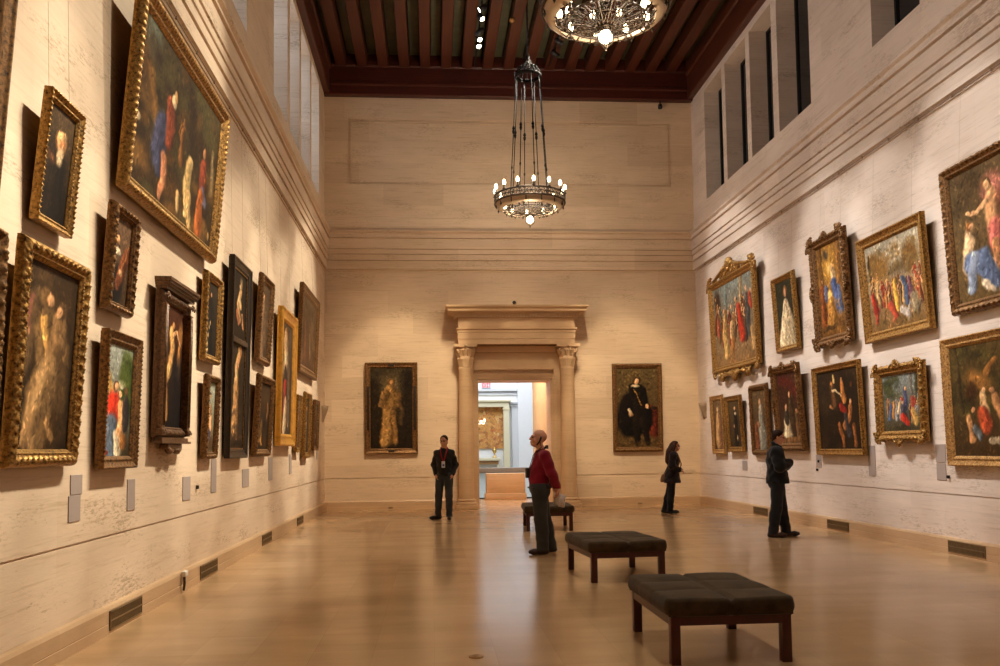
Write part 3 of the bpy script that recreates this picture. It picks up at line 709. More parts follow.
# ------------------------------------------------------------------ people: one closed skin per body / garment, grown from tapered volumes
def vec(*a): return np.array(a, float)
class Field:
    """signed-distance field on a grid, polygonised by surface nets"""
    def __init__(s, lo, hi, h):
        s.lo = np.array(lo, float); s.h = h; s.n = np.ceil((np.array(hi)-s.lo)/h).astype(int)+1
        s.d = np.full(s.n, 9., np.float32)
    def _reg(s, lo, hi):
        a = np.maximum(0, np.floor((lo-s.lo)/s.h).astype(int)); b = np.minimum(s.n, np.ceil((hi-s.lo)/s.h).astype(int)+1)
        if (b <= a).any(): return None
        ax = [(s.lo[i]+s.h*np.arange(a[i], b[i])).astype(np.float32) for i in range(3)]
        return tuple(slice(a[i], b[i]) for i in range(3)), ax
    def _put(s, sl, d, k, sub):
        o = s.d[sl]
        if sub:
            hh = np.clip(.5-.5*(o+d)/k, 0, 1); s.d[sl] = o+(-d-o)*hh+k*hh*(1-hh)
        else:
            hh = np.clip(.5+.5*(o-d)/k, 0, 1); s.d[sl] = o+(d-o)*hh-k*hh*(1-hh)
    def cone(s, a, b, ra, rb, k=.02, sub=False):
        a = np.array(a, float); b = np.array(b, float); m = max(ra, rb)+k+.02
        q = s._reg(np.minimum(a, b)-m, np.maximum(a, b)+m)
        if q is None: return s
        sl, (x, y, z) = q; X = x[:, None, None]-a[0]; Y = y[None, :, None]-a[1]; Z = z[None, None, :]-a[2]
        ba = b-a; L = float(ba@ba)+1e-9
        t = np.clip((X*ba[0]+Y*ba[1]+Z*ba[2])/L, 0, 1)
        d = np.sqrt((X-t*ba[0])**2+(Y-t*ba[1])**2+(Z-t*ba[2])**2)-(ra+(rb-ra)*t)
        s._put(sl, d, k, sub); return s
    def chain(s, pts, rs, k=.02):
        for i in range(len(pts)-1): s.cone(pts[i], pts[i+1], rs[i], rs[i+1], k)
        return s
    def ell(s, c, r, R=None, k=.02, sub=False):
        c = np.array(c, float); r = np.array(r, float); m = r.max()+k+.02
        q = s._reg(c-m, c+m)
        if q is None: return s
        sl, (x, y, z) = q; X = x[:, None, None]-c[0]; Y = y[None, :, None]-c[1]; Z = z[None, None, :]-c[2]
        if R is not None: X, Y, Z = [R[0, i]*X+R[1, i]*Y+R[2, i]*Z for i in range(3)]
        k0 = np.sqrt((X/r[0])**2+(Y/r[1])**2+(Z/r[2])**2)+1e-6; k1 = np.sqrt((X/r[0]**2)**2+(Y/r[1]**2)**2+(Z/r[2]**2)**2)+1e-6
        s._put(sl, k0*(k0-1)/k1, k, sub); return s
    def cut(s, p, n):
        """keep the side the normal points away from"""
        x, y, z = [(s.lo[i]+s.h*np.arange(s.n[i])).astype(np.float32) for i in range(3)]
        n = np.array(n, float)/np.linalg.norm(n)
        s.d = np.maximum(s.d, ((x[:, None, None]-p[0])*n[0]+(y[None, :, None]-p[1])*n[1]+(z[None, None, :]-p[2])*n[2]).astype(np.float32)); return s
    def cutbox(s, lo, hi):
        sl, (x, y, z) = s._reg(np.array(lo, float), np.array(hi, float)); s.d[sl] = np.maximum(s.d[sl], .01); return s
    def fold(s, fn):
        x, y, z = [(s.lo[i]+s.h*np.arange(s.n[i])).astype(np.float32) for i in range(3)]
        s.d = s.d+fn(x[:, None, None], y[None, :, None], z[None, None, :]).astype(np.float32); return s
    def mesh(s):
        d = np.pad(s.d, 1, constant_values=1.); n = d.shape; ins = d < 0
        c = np.zeros(tuple(k-1 for k in n), np.int32)
        offs = [(i, j, k) for i in (0, 1) for j in (0, 1) for k in (0, 1)]
        def sh(a, o): return a[o[0]:n[0]-1+o[0], o[1]:n[1]-1+o[1], o[2]:n[2]-1+o[2]]
        for o in offs: c += sh(ins, o)
        act = (c > 0) & (c < 8); idx = np.full(act.shape, -1, np.int64); cells = np.argwhere(act); idx[act] = np.arange(len(cells))
        V = np.zeros((len(cells), 3)); W = np.zeros(len(cells)); dv = {o: sh(d, o)[act] for o in offs}
        for i, a in enumerate(offs):
            for b in offs[i+1:]:
                if sum(abs(p-q) for p, q in zip(a, b)) != 1: continue
                da, db = dv[a], dv[b]; m = (da < 0) != (db < 0); t = np.where(m, da/np.where(da == db, 1, da-db), 0)
                P = np.array(a)[None]+t[:, None]*(np.array(b)-np.array(a))[None]; V += P*m[:, None]; W += m
        V = (V/W[:, None]+cells-1)*s.h+s.lo
        F = []
        for ax in range(3):
            u, v = (ax+1) % 3, (ax+2) % 3
            e = [slice(1, -1)]*3; a = [slice(1, -1)]*3; a[ax] = slice(0, n[ax]-1); b = list(a); b[ax] = slice(1, n[ax])
            for x in (u, v): a[x] = b[x] = slice(1, n[x]-1)
            ia, ib = ins[tuple(a)], ins[tuple(b)]; ch = np.argwhere(ia != ib); st = ia[ia != ib]
            if not len(ch): continue
            g = ch.copy(); g[:, u] += 1; g[:, v] += 1; du = np.zeros(3, int); du[u] = 1; dw = np.zeros(3, int); dw[v] = 1
            get = lambda q: idx[q[:, 0], q[:, 1], q[:, 2]]
            q = np.stack([get(g-du-dw), get(g-dw), get(g), get(g-du)], 1); q[~st] = q[~st][:, ::-1]; F.append(q)
        return V, np.concatenate(F)
    def build(s, name, mat, parent, smooth=2):
        V, F = s.mesh()
        for _ in range(smooth):     # light relaxation
            A = np.zeros_like(V); N = np.zeros(len(V))
            for i in range(4):
                j = (i+1) % 4
                np.add.at(A, F[:, i], V[F[:, j]]); np.add.at(N, F[:, i], 1); np.add.at(A, F[:, j], V[F[:, i]]); np.add.at(N, F[:, j], 1)
            V = V*.5+.5*A/N[:, None]
        me = bpy.data.meshes.new(name); me.from_pydata(V.tolist(), [], F.tolist()); me.update(); me.shade_smooth()
        me.materials.append(mat); o = bpy.data.objects.new(name, me); COL.objects.link(o); o.parent = parent; return o

def rotm(pitch=0, yaw=0, roll=0):
    return np.array(Matrix.Rotation(math.radians(yaw), 3, 'Z') @ Matrix.Rotation(math.radians(pitch), 3, 'X') @ Matrix.Rotation(math.radians(roll), 3, 'Y'))
LO, HI = (-.55, -.55, -.01), (.55, .55, 1.92)
def hand(F, w, d, nrm, side, curl=.5, k=.006):
    """palm, four bent fingers of unequal length and a thumb from the side of the palm"""
    d = d/np.linalg.norm(d); nrm = nrm-d*(nrm@d); nrm /= np.linalg.norm(nrm); a = np.cross(d, nrm)*side
    F.chain([w, w+d*.05, w+d*.085], [.026, .030, .026], .02)
    for i, L in enumerate((.070, .078, .072, .056)):
        off = (i-1.5)*.0185; p = w+d*.085+a*off; c = curl*(1+.12*i)
        d1 = d*math.cos(c*.7)+nrm*math.sin(c*.7); d2 = d*math.cos(c*1.6)+nrm*math.sin(c*1.6); d3 = d*math.cos(c*2.3)+nrm*math.sin(c*2.3)
        F.cone(w+d*.03+a*off*.7, p, .013, .0105, .01)
        F.chain([p, p+d1*L*.5, p+d1*L*.5+d2*L*.32, p+d1*L*.5+d2*L*.32+d3*L*.22], [.0105, .0098, .009, .008], k)
    t0 = w+d*.025-a*.024; t1 = t0+d*.030-a*.022+nrm*.012; t2 = t1+d*.030-a*.004+nrm*.012
    F.chain([t0, t1, t2], [.015, .0125, .0095], k)

class Grow:
    def __init__(s, F, g): s.F = F; s.g = g
    def cone(s, a, b, ra, rb, k=.02, sub=False): s.F.cone(a, b, ra*s.g, rb*s.g, k, sub); return s
    def ell(s, c, r, R=None, k=.02, sub=False): s.F.ell(c, np.array(r)*s.g, R, k, sub); return s
def head(F, c, R, fem=False, hs=1.):
    F = Grow(F, hs); P = lambda x, y, z: c+R@vec(x, y, z)*hs
    s = .95 if fem else 1.
    F.ell(P(0, .012, .035), vec(.075, .097, .088)*s, R, .02).ell(P(0, -.020, -.035), vec(.060, .072, .078)*s, R, .03)
    F.ell(P(0, -.048, -.085), vec(.036, .036, .026), R, .03)                      # chin
    for x in (-1, 1):
        F.ell(P(x*.043, -.052, -.032), (.024, .028, .028), R, .02)               # cheek
        F.cone(P(x*.010, -.086, .021), P(x*.046, -.074, .020), .011, .010, .014)  # brow
        F.ell(P(x*.030, -.094, .002), (.015, .014, .010), R, .010, True)          # eye socket
        F.ell(P(x*.076, .012, -.005), (.011, .021, .032), R, .006).ell(P(x*.086, .005, -.003), (.006, .011, .018), R, .006, True)
    F.cone(P(0, -.090, .012), P(0, -.110, -.022), .010, .013, .012).ell(P(0, -.108, -.026), (.017, .014, .011), R, .008)
    F.cone(P(-.020, -.088, -.054), P(.020, -.088, -.054), .007, .007, .008).cone(P(-.018, -.087, -.066), P(.018, -.087, -.066), .008, .008, .008)
    F.cone(P(-.024, -.100, -.060), P(.024, -.100, -.060), .003, .003, .004, True)

def body_skin(J, fem, mat, par):
    F = Field(LO, HI, .006); s = .93 if fem else 1.
    pv, ch, nk, hc, R = J['pelvis'], J['chest'], J['neck'], J['head'], J['R']
    md = (pv+ch)/2
    F.ell(pv, vec(.150, .105, .12)*s, None, .05).ell(md, vec(.135, .095, .16)*s, None, .06).ell(ch, vec(.155, .108, .19)*s, None, .06)
    F.cone(J['shL'], J['shR'], .056*s, .056*s, .06)
    F.chain([ch+vec(0, .01, .1), nk, hc+R@vec(0, .012, -.04)], [.07*s, .054*s, .052*s], .035)
    for q in 'LR':
        F.chain([J['sh'+q], J['el'+q], J['wr'+q]], [.052*s, .042*s, .028*s], .025)
        F.chain([J['hip'+q], J['kn'+q], J['an'+q]], [.082*s, .055*s, .038*s], .03)
        F.ell((J['kn'+q]*.62+J['an'+q]*.38)+vec(0, .018, 0), vec(.05, .05, .12)*s, None, .03)
        F.cone(J['an'+q]+vec(0, 0, -.03), J['an'+q]+J['toe'+q]*.15+vec(0, 0, -.055), .034, .028, .03)
        d, n, c = J['hand'+q]; hand(F, J['wr'+q], d, n, 1 if q == 'L' else -1, c)
    head(F, hc, R, fem, J['hs'])
    return F.build('body', mat, par, 1)
def shoes(J, mat, par, q, sole=None):
    F = Field((-.5, -.5, 0), (.5, .5, .2), .006); a = J['an'+q]; t = J['toe'+q]
    h = vec(a[0], a[1], .045)-t*.05
    F.chain([h, h+t*.10, h+t*.19, h+t*.245], [.042, .044, .043, .030], .02).cone(a+vec(0, 0, .01), a-vec(0, 0, .03), .043, .045, .03)
    F.cut((0, 0, .0), (0, 0, -1)); F.cut((0, 0, .135), (0, 0, 1)); F.build('shoe', mat, par, 1)
def trousers(J, mat, par, fit=.016, hem=.055, top=1.02, fem=False):
    F = Field(LO, HI, .0075); s = .94 if fem else 1.; pv = J['pelvis']
    F.ell(pv, vec(.150, .108, .12)*s+fit, None, .05).ell(pv+vec(0, .045, -.06), vec(.125, .085, .09)*s+fit, None, .04)
    for q in 'LR':
        F.chain([J['hip'+q], J['kn'+q], J['an'+q]+vec(0, 0, -.03)], [.090*s+fit, .060*s+fit, .050*s+fit*1.1], .035)
        F.ell((J['kn'+q]*.6+J['an'+q]*.4)+vec(0, .02, 0), vec(.055, .055, .13)*s+fit*.8, None, .03)
    F.fold(lambda x, y, z: .0035*np.sin(z*46+x*14+np.sin(y*23)*1.5)*np.clip((.55-z)*3, .15, 1)+.003*np.sin(z*31-y*17+x*30)*np.clip((z-.35)*2, 0, 1))
    F.cut((0, 0, hem), (0, 0, -1)).cut((0, 0, top), (0, 0, 1)); return F.build('trousers', mat, par, 1)
def top_garment(J, name, mat, par, fit=.018, hem=.90, cuff=1., fem=False, belly=0., flare=0., wr=.036):
    F = Field(LO, HI, .0075); s = .93 if fem else 1.
    pv, ch, nk = J['pelvis'], J['chest'], J['neck']; md = (pv+ch)/2
    F.ell(pv+vec(0, 0, .0), vec(.150+flare, .110+flare, .15)*s+fit, None, .05).ell(md+vec(0, -belly*.5, 0), vec(.142, .100+belly, .17)*s+fit, None, .06).ell(ch, vec(.160, .112, .19)*s+fit, None, .06)
    if flare: F.cone(pv+vec(0, 0, .05), pv+vec(0, 0, -.16), .13*s+fit, .15*s+fit+flare, .04)
    F.cone(J['shL'], J['shR'], .060*s+fit*.8, .060*s+fit*.8, .06)
    F.cone(ch+vec(0, .012, .12), nk+vec(0, .004, -.03), .085*s, .066*s, .04)
    for q in 'LR':
        w = J['el'+q]*(1-cuff)+J['wr'+q]*cuff
        F.chain([J['sh'+q], J['el'+q], w], [.060*s+fit, .050*s+fit, wr*s+fit*.7], .022)
    F.fold(lambda x, y, z: .004*np.sin(z*38+x*22+np.sin(y*19+x*11)*1.6)+.003*np.sin(x*41-z*29+y*15))
    F.cut((0, 0, hem), (0, 0, -1)); c0 = nk+vec(0, 0, .0)
    F.cut(c0+vec(0, 0, .012), (0, -.35, 1))
    return F.build(name, mat, par, 1)
def hair_cap(J, mat, par, line=.03, back=-.085, grow=.006, side=.008):
    F = Field(J['head']-.2, J['head']+.2, .005); c, R = J['head'], J['R']; P = lambda *a: c+R@vec(*a)
    F.ell(P(0, .014, .037), vec(.075, .097, .088)+grow, R, .02).ell(P(0, .05, -.03), vec(.062, .055, .075)+grow*.6, R, .02)
    F.cut(P(0, -.060, line+.045), R@vec(0, -1, -.35)).cut(P(0, .0, back), R@vec(0, 0, -1))
    x = R@vec(0, -1, -1.05); F.cut(P(0, -.002, side), x)
    F.fold(lambda x, y, z: .002*np.sin(x*260)*np.sin(y*240+z*210)); return F.build('hair', mat, par, 1)
def glasses(J, mat, par):
    m = MB(); c, R = J['head'], J['R']; P = lambda *a: Vector(c+R@vec(*a))
    for s in (-1, 1):
        m.tube([P(s*.033+.022*math.cos(a), -.106+.004*abs(math.cos(a)), .002+.016*math.sin(a)) for a in [2*PI*k/20 for k in range(21)]], .0020, 6, False)
        m.tube([P(s*.055, -.102, .006), P(s*.074, -.07, .008), P(s*.080, .005, .010), P(s*.078, .02, -.004)], .003, 6)
    m.tube([P(-.011, -.106, .006), P(0, -.110, .008), P(.011, -.106, .006)], .003, 6); m.build('glasses', mat, par)
def face_parts(J, par, eye, browm):
    c, R = J['head'], J['R']*J['hs']; P = lambda *a: tuple(c+R@vec(*a)); e = MB(); b = MB(); p = MB()
    for s in (-1, 1):
        MB().ball(P(s*.030, -.079, .001), .0125, 12).ball(P(s*.030, -.0885, .001), .0055, 8).build('eye', eye, par)
        MB().tube([P(s*.014, -.099, .024), P(s*.030, -.097, .029), P(s*.048, -.082, .024)], [.003, .0042, .0025], 6).build('eyebrow', browm, par)
def mkJ(**k):
    J = dict(pelvis=vec(0, .0, .96), chest=vec(0, .0, 1.30), neck=vec(0, .012, 1.525), head=vec(0, -.012, 1.665), R=rotm(), hs=1.,
        shL=vec(.178, .01, 1.445), shR=vec(-.178, .01, 1.445), elL=vec(.235, .04, 1.17), elR=vec(-.235, .04, 1.17), wrL=vec(.23, -.03, .93), wrR=vec(-.23, -.03, .93),
        handL=(vec(0, -.1, -1), vec(-1, 0, 0), .35), handR=(vec(0, -.1, -1), vec(1, 0, 0), .35),
        hipL=vec(.088, .0, .92), hipR=vec(-.088, .0, .92), knL=vec(.10, -.015, .50), knR=vec(-.10, -.015, .50), anL=vec(.11, .02, .09), anR=vec(-.11, .02, .09),
        toeL=vec(.2, -.98, 0), toeR=vec(-.2, -.98, 0))
    J.update(k); return J
def skin_mat(name, c):
    t = NT(name); n = t.noise(t.obj(), 25, 3); t.set(Base_Color=t.ramp(n.outputs['Fac'], [(.3, tuple(x*.88 for x in c)), (.7, tuple(min(1, x*1.08) for x in c))]), Roughness=.5, Subsurface_Weight=.08, Subsurface_Radius=(.8, .3, .2), Subsurface_Scale=.01); return t.m
def cloth(name, c, sc_=180, var=.18, rough=.88):
    t = NT(name); o = t.obj(); a = t.noise(o, 9, 3); b = t.noise(o, sc_, 2)
    t.set(Base_Color=t.ramp(a.outputs['Fac'], [(.3, tuple(x*(1-var) for x in c)), (.7, tuple(min(1, x*(1+var)) for x in c))]), Roughness=rough, Specular_IOR_Level=.25, Sheen_Weight=.15)
    t.bump(b.outputs['Fac'], .2, .002); return t.m
M['skin'] = skin_mat('skin_light', rgb(206, 150, 118)); M['skin2'] = skin_mat('skin_pink', rgb(214, 156, 128))
M['eye'] = plain('eye_dark', rgb(60, 48, 42), .2); M['hairdk'] = plain('short_dark_hair', rgb(48, 32, 21), .8, var=.4, scale=120, spec=.15); M['hairbr'] = plain('long_brown_hair', rgb(62, 38, 25), .6, var=.45, scale=90, spec=.2)
M['shoe'] = plain('brown_shoe_leather', rgb(52, 34, 24), .4); M['shoebk'] = plain('black_shoe_leather', rgb(26, 22, 20), .42)

# man in a dark sweater with a red lanyard, hands in his pockets
p = empty('person', (.26, 19.02, 0), (0, 0, math.radians(-8)), 'man in a dark sweater and red lanyard standing by the doorway, hands in pockets', 'person')
p.scale = (1.045,)*3
J = mkJ(shL=vec(.150, .01, 1.405), shR=vec(-.150, .01, 1.405), elL=vec(.228, .075, 1.16), elR=vec(-.228, .075, 1.16), wrL=vec(.180, -.03, .965), wrR=vec(-.180, -.03, .965),
    handL=(vec(-.35, -.25, -1), vec(-1, -.2, 0), .3), handR=(vec(.35, -.25, -1), vec(1, -.2, 0), .3), R=rotm(4, -14), anL=vec(.105, -.05, .09), anR=vec(-.15, .04, .09), knL=vec(.10, -.05, .50), knR=vec(-.125, .0, .50), toeL=vec(.12, -.99, 0), toeR=vec(-.72, -.69, 0))
body_skin(J, False, M['skin'], p); hair_cap(J, M['hairdk'], p); face_parts(J, p, M['eye'], M['hairdk']); glasses(J, M['black'], p)
trousers(J, cloth('grey_jeans', rgb(56, 60, 62)), p); top_garment(J, 'sweater', cloth('charcoal_knit', rgb(36, 31, 29)), p, hem=.915)
for q in 'LR': shoes(J, M['shoebk'], p, q)
ly = empty('lanyard'); ly.parent = p
lr = cloth('red_ribbon', rgb(176, 26, 34))
m = MB()
for s in (-1, 1): m.tube([(s*.055, .05, 1.535), (s*.072, -.02, 1.525), (s*.066, -.105, 1.46), (s*.045, -.150, 1.36), (s*.008, -.158, 1.235)], .011, 6)
m.build('ribbon', lr, ly)
ph = MB().rbox(-.036, .036, -.172, -.158, 1.10, 1.235, .004).build('badge', plain('white_badge', rgb(214, 216, 228), .3, var=.05), ly)
MB().box(-.020, .024, -.1745, -.172, 1.13, 1.175).build('badge_print', plain('blue_print', rgb(70, 80, 150), .5), ph)

# bald man in a maroon sweater, hands behind his back, holding a leaflet
p = empty('person', (1.585, 12.52, 0), (0, 0, math.radians(-84)), 'bald man in a maroon sweater looking up, hands behind his back', 'person')
J = mkJ(pelvis=vec(0, -.02, .97), chest=vec(0, .02, 1.30), neck=vec(0, .012, 1.53), head=vec(0, -.022, 1.685), R=rotm(-12, 0), hs=1.12, shL=vec(.172, .035, 1.43), shR=vec(-.172, .035, 1.43),
    elL=vec(.215, .125, 1.17), elR=vec(-.21, .13, 1.17), wrL=vec(.12, .225, .945), wrR=vec(-.07, .23, .985), handL=(vec(-.30, .12, -1), vec(-.4, -1, -.3), .7), handR=(vec(.9, .1, -.35), vec(0, -1, -.1), .8),
    hipL=vec(.09, -.035, .93), hipR=vec(-.09, .005, .93), knL=vec(.10, -.025, .50), knR=vec(-.10, .075, .50), anL=vec(.105, .0, .09), anR=vec(-.11, .175, .09), toeL=vec(.08, -.99, 0), toeR=vec(-.15, -.98, 0))
body_skin(J, False, M['skin2'], p); face_parts(J, p, M['eye'], plain('pale_brow', rgb(140, 104, 80), .7))
trousers(J, cloth('dark_grey_denim', rgb(56, 56, 54)), p, fit=.036, top=1.03)
top_garment(J, 'sweater', cloth('maroon_knit', rgb(128, 16, 42), var=.12), p, fit=.026, hem=.95, belly=.035, wr=.042)
for q in 'LR': shoes(J, M['shoe'], p, q)
MB().rbox(-.176, .176, -.160, .120, .950, .978, .012).build('belt', M['black'], p)
c, R = J['head'], J['R']*1.12; m = MB(); Q = lambda *a: Vector(c+R@vec(*a))
m.tube([Q(.092, .012, .030), Q(.098, .010, -.0), Q(.095, .002, -.040), Q(.080, -.022, -.09)], [.012, .016, .015, .010], 8).tube([Q(.088, .01, -.04), (.10, .0, 1.56), (.085, -.12, 1.45), (.05, -.175, 1.25)], .006, 6)
m.build('audio_handset', M['black'], p)
m = MB().tube([(.08, .055, 1.545), (.03, .095, 1.56), (-.03, .095, 1.56), (-.08, .055, 1.545)], .014, 8); m.rbox(-.03, .03, .085, .125, 1.535, 1.59, .008).build('neck_strap', M['black'], p)
MB().rbox(-.045, .045, -.218, -.165, 1.11, 1.26, .012).build('audio_player', M['black'], p)
lf = MB(); n = 8       # curled leaflet held behind the back
for k in range(n+1): lf.v += [(.055+.02*math.sin(k*.5), .20+.17*k/n+.02*math.sin(k*.8), .90-.05*k/n), (.05+.03*math.sin(k*.5+.6), .17+.17*k/n+.03*math.sin(k*.8+.3), .72-.055*k/n)]
lf.f = [(2*k, 2*k+1, 2*k+3, 2*k+2) for k in range(n)]; lf.sm = [True]*n
o = lf.build('leaflet', plain('printed_leaflet', rgb(214, 206, 202), .5, var=.22, scale=22)); o.modifiers.new('thickness', 'SOLIDIFY').thickness = .003
o.location = p.location; o.rotation_euler = p.rotation_euler; tag(o, 'white and pink leaflet in the hands of the man in the maroon sweater', 'leaflet')

# woman in a dark jacket with long brown hair and a shoulder bag, leaning a little forward
p = empty('person', (5.545, 19.62, 0), (0, 0, math.radians(72)), 'woman with long brown hair, dark jacket and tan shoulder bag facing the right wall', 'person')
p.scale = (.955,)*3
J = mkJ(pelvis=vec(0, -.05, .95), chest=vec(0, -.10, 1.28), neck=vec(0, -.115, 1.495), head=vec(0, -.145, 1.63), R=rotm(-6, -10), shL=vec(.165, -.09, 1.42), shR=vec(-.165, -.09, 1.42),
    elL=vec(.205, -.03, 1.16), elR=vec(-.205, -.05, 1.16), wrL=vec(.10, -.235, 1.06), wrR=vec(-.10, -.215, 1.05), handL=(vec(-.55, -.65, -.15), vec(-.5, .3, -1), .5), handR=(vec(.6, -.6, -.1), vec(.4, .3, -1), .5),
    hipL=vec(.08, -.04, .91), hipR=vec(-.08, -.04, .91), knL=vec(.085, .035, .49), knR=vec(-.09, -.02, .49), anL=vec(.09, .155, .09), anR=vec(-.10, .02, .09), toeL=vec(.05, -1, 0), toeR=vec(-.1, -.99, 0))
body_skin(J, True, M['skin2'], p); face_parts(J, p, M['eye'], M['hairbr'])
trousers(J, cloth('black_slacks', rgb(25, 23, 26)), p, fem=True, fit=.026)
top_garment(J, 'jacket', cloth('dark_plum_wool', rgb(30, 20, 22)), p, fem=True, fit=.034, hem=.74, flare=.03)
for q in 'LR': shoes(J, M['shoebk'], p, q)
F = Field((-.3, -.4, 1.1), (.3, .3, 1.85), .006); c, R = J['head'], J['R']; P = lambda *a: c+R@vec(*a)
F.ell(P(0, .016, .04), vec(.094, .112, .102), R, .02).ell(P(0, .085, -.07), (.11, .085, .14), R, .05).cone(P(0, .075, -.04), vec(0, .0, 1.30), .098, .085, .05).ell(vec(0, .015, 1.42), (.145, .085, .17), None, .06).ell(vec(.02, .03, 1.29), (.12, .075, .12), None, .05)
for s in (-1, 1): F.cone(P(s*.078, -.01, .03), P(s*.085, .02, -.13), .026, .035, .04)
F.cut(P(0, -.062, .075), R@vec(0, -1, -.45)); F.fold(lambda x, y, z: .004*np.sin(x*110+np.sin(z*14)*2)*np.sin(y*90+z*9))
F.build('hair', M['hairbr'], p, 1)
bag = empty('shoulder_bag'); bag.parent = p
bl_ = plain('tan_leather', rgb(118, 74, 48), .5, var=.2)
F = Field((-.1, .0, .75), (.4, .42, 1.2), .006); F.ell(vec(.20, .165, .83), (.10, .075, .12), None, .02).ell(vec(.20, .165, .795), (.115, .085, .075), None, .03); F.build('pouch', bl_, bag, 1)
MB().tube([(.215, .16, .93), (.225, .09, 1.08), (.205, .03, 1.22), (.16, -.02, 1.38), (.09, -.08, 1.475), (.0, -.14, 1.475), (-.06, -.225, 1.36), (.02, -.275, 1.2), (.15, -.22, 1.03), (.225, .0, .95), (.22, .12, .92)], .015, 6).build('strap', bl_, bag)

# man in a black jacket with crossed arms
p = empty('person', (5.83, 14.08, 0), (0, 0, math.radians(72)), 'man in a black jacket and glasses with crossed arms facing the right wall', 'person')
J = mkJ(pelvis=vec(0, .0, .97), chest=vec(0, .02, 1.31), neck=vec(0, .0, 1.535), head=vec(0, -.035, 1.68), R=rotm(8, -4), shL=vec(.170, .015, 1.43), shR=vec(-.170, .015, 1.43), elL=vec(.245, -.025, 1.18), elR=vec(-.245, -.025, 1.19),
    wrL=vec(.05, -.165, 1.205), wrR=vec(-.05, -.185, 1.245), handL=(vec(-1, .06, .10), vec(0, 1, .1), .45), handR=(vec(1, .10, .05), vec(0, 1, -.1), .45),
    knL=vec(.11, -.06, .50), knR=vec(-.095, .035, .50), anL=vec(.13, -.13, .09), anR=vec(-.10, .11, .09), hipL=vec(.088, .0, .93), hipR=vec(-.088, .01, .93), toeL=vec(.15, -.98, 0), toeR=vec(-.12, -.99, 0))
body_skin(J, False, M['skin'], p); hair_cap(J, M['hairdk'], p, grow=.009); face_parts(J, p, M['eye'], M['hairdk']); glasses(J, M['black'], p)
trousers(J, cloth('dark_jeans', rgb(30, 31, 36)), p, fit=.030)
top_garment(J, 'jacket', cloth('black_wool', rgb(17, 16, 16)), p, fit=.046, hem=.90, flare=.010, wr=.048)
F = Field((-.2, -.25, 1.4), (.2, .25, 1.7), .006); F.chain([vec(.075, .0, 1.55), vec(.05, .06, 1.585), vec(-.05, .06, 1.585), vec(-.075, .0, 1.55), vec(-.06, -.07, 1.52)], [.022, .026, .026, .022, .018], .02).cone(vec(.075, 0, 1.55), vec(.06, -.07, 1.52), .022, .018, .02)
F.build('collar', cloth('black_knit', rgb(20, 19, 20)), p, 1)
for q in 'LR': shoes(J, M['shoe'], p, q)
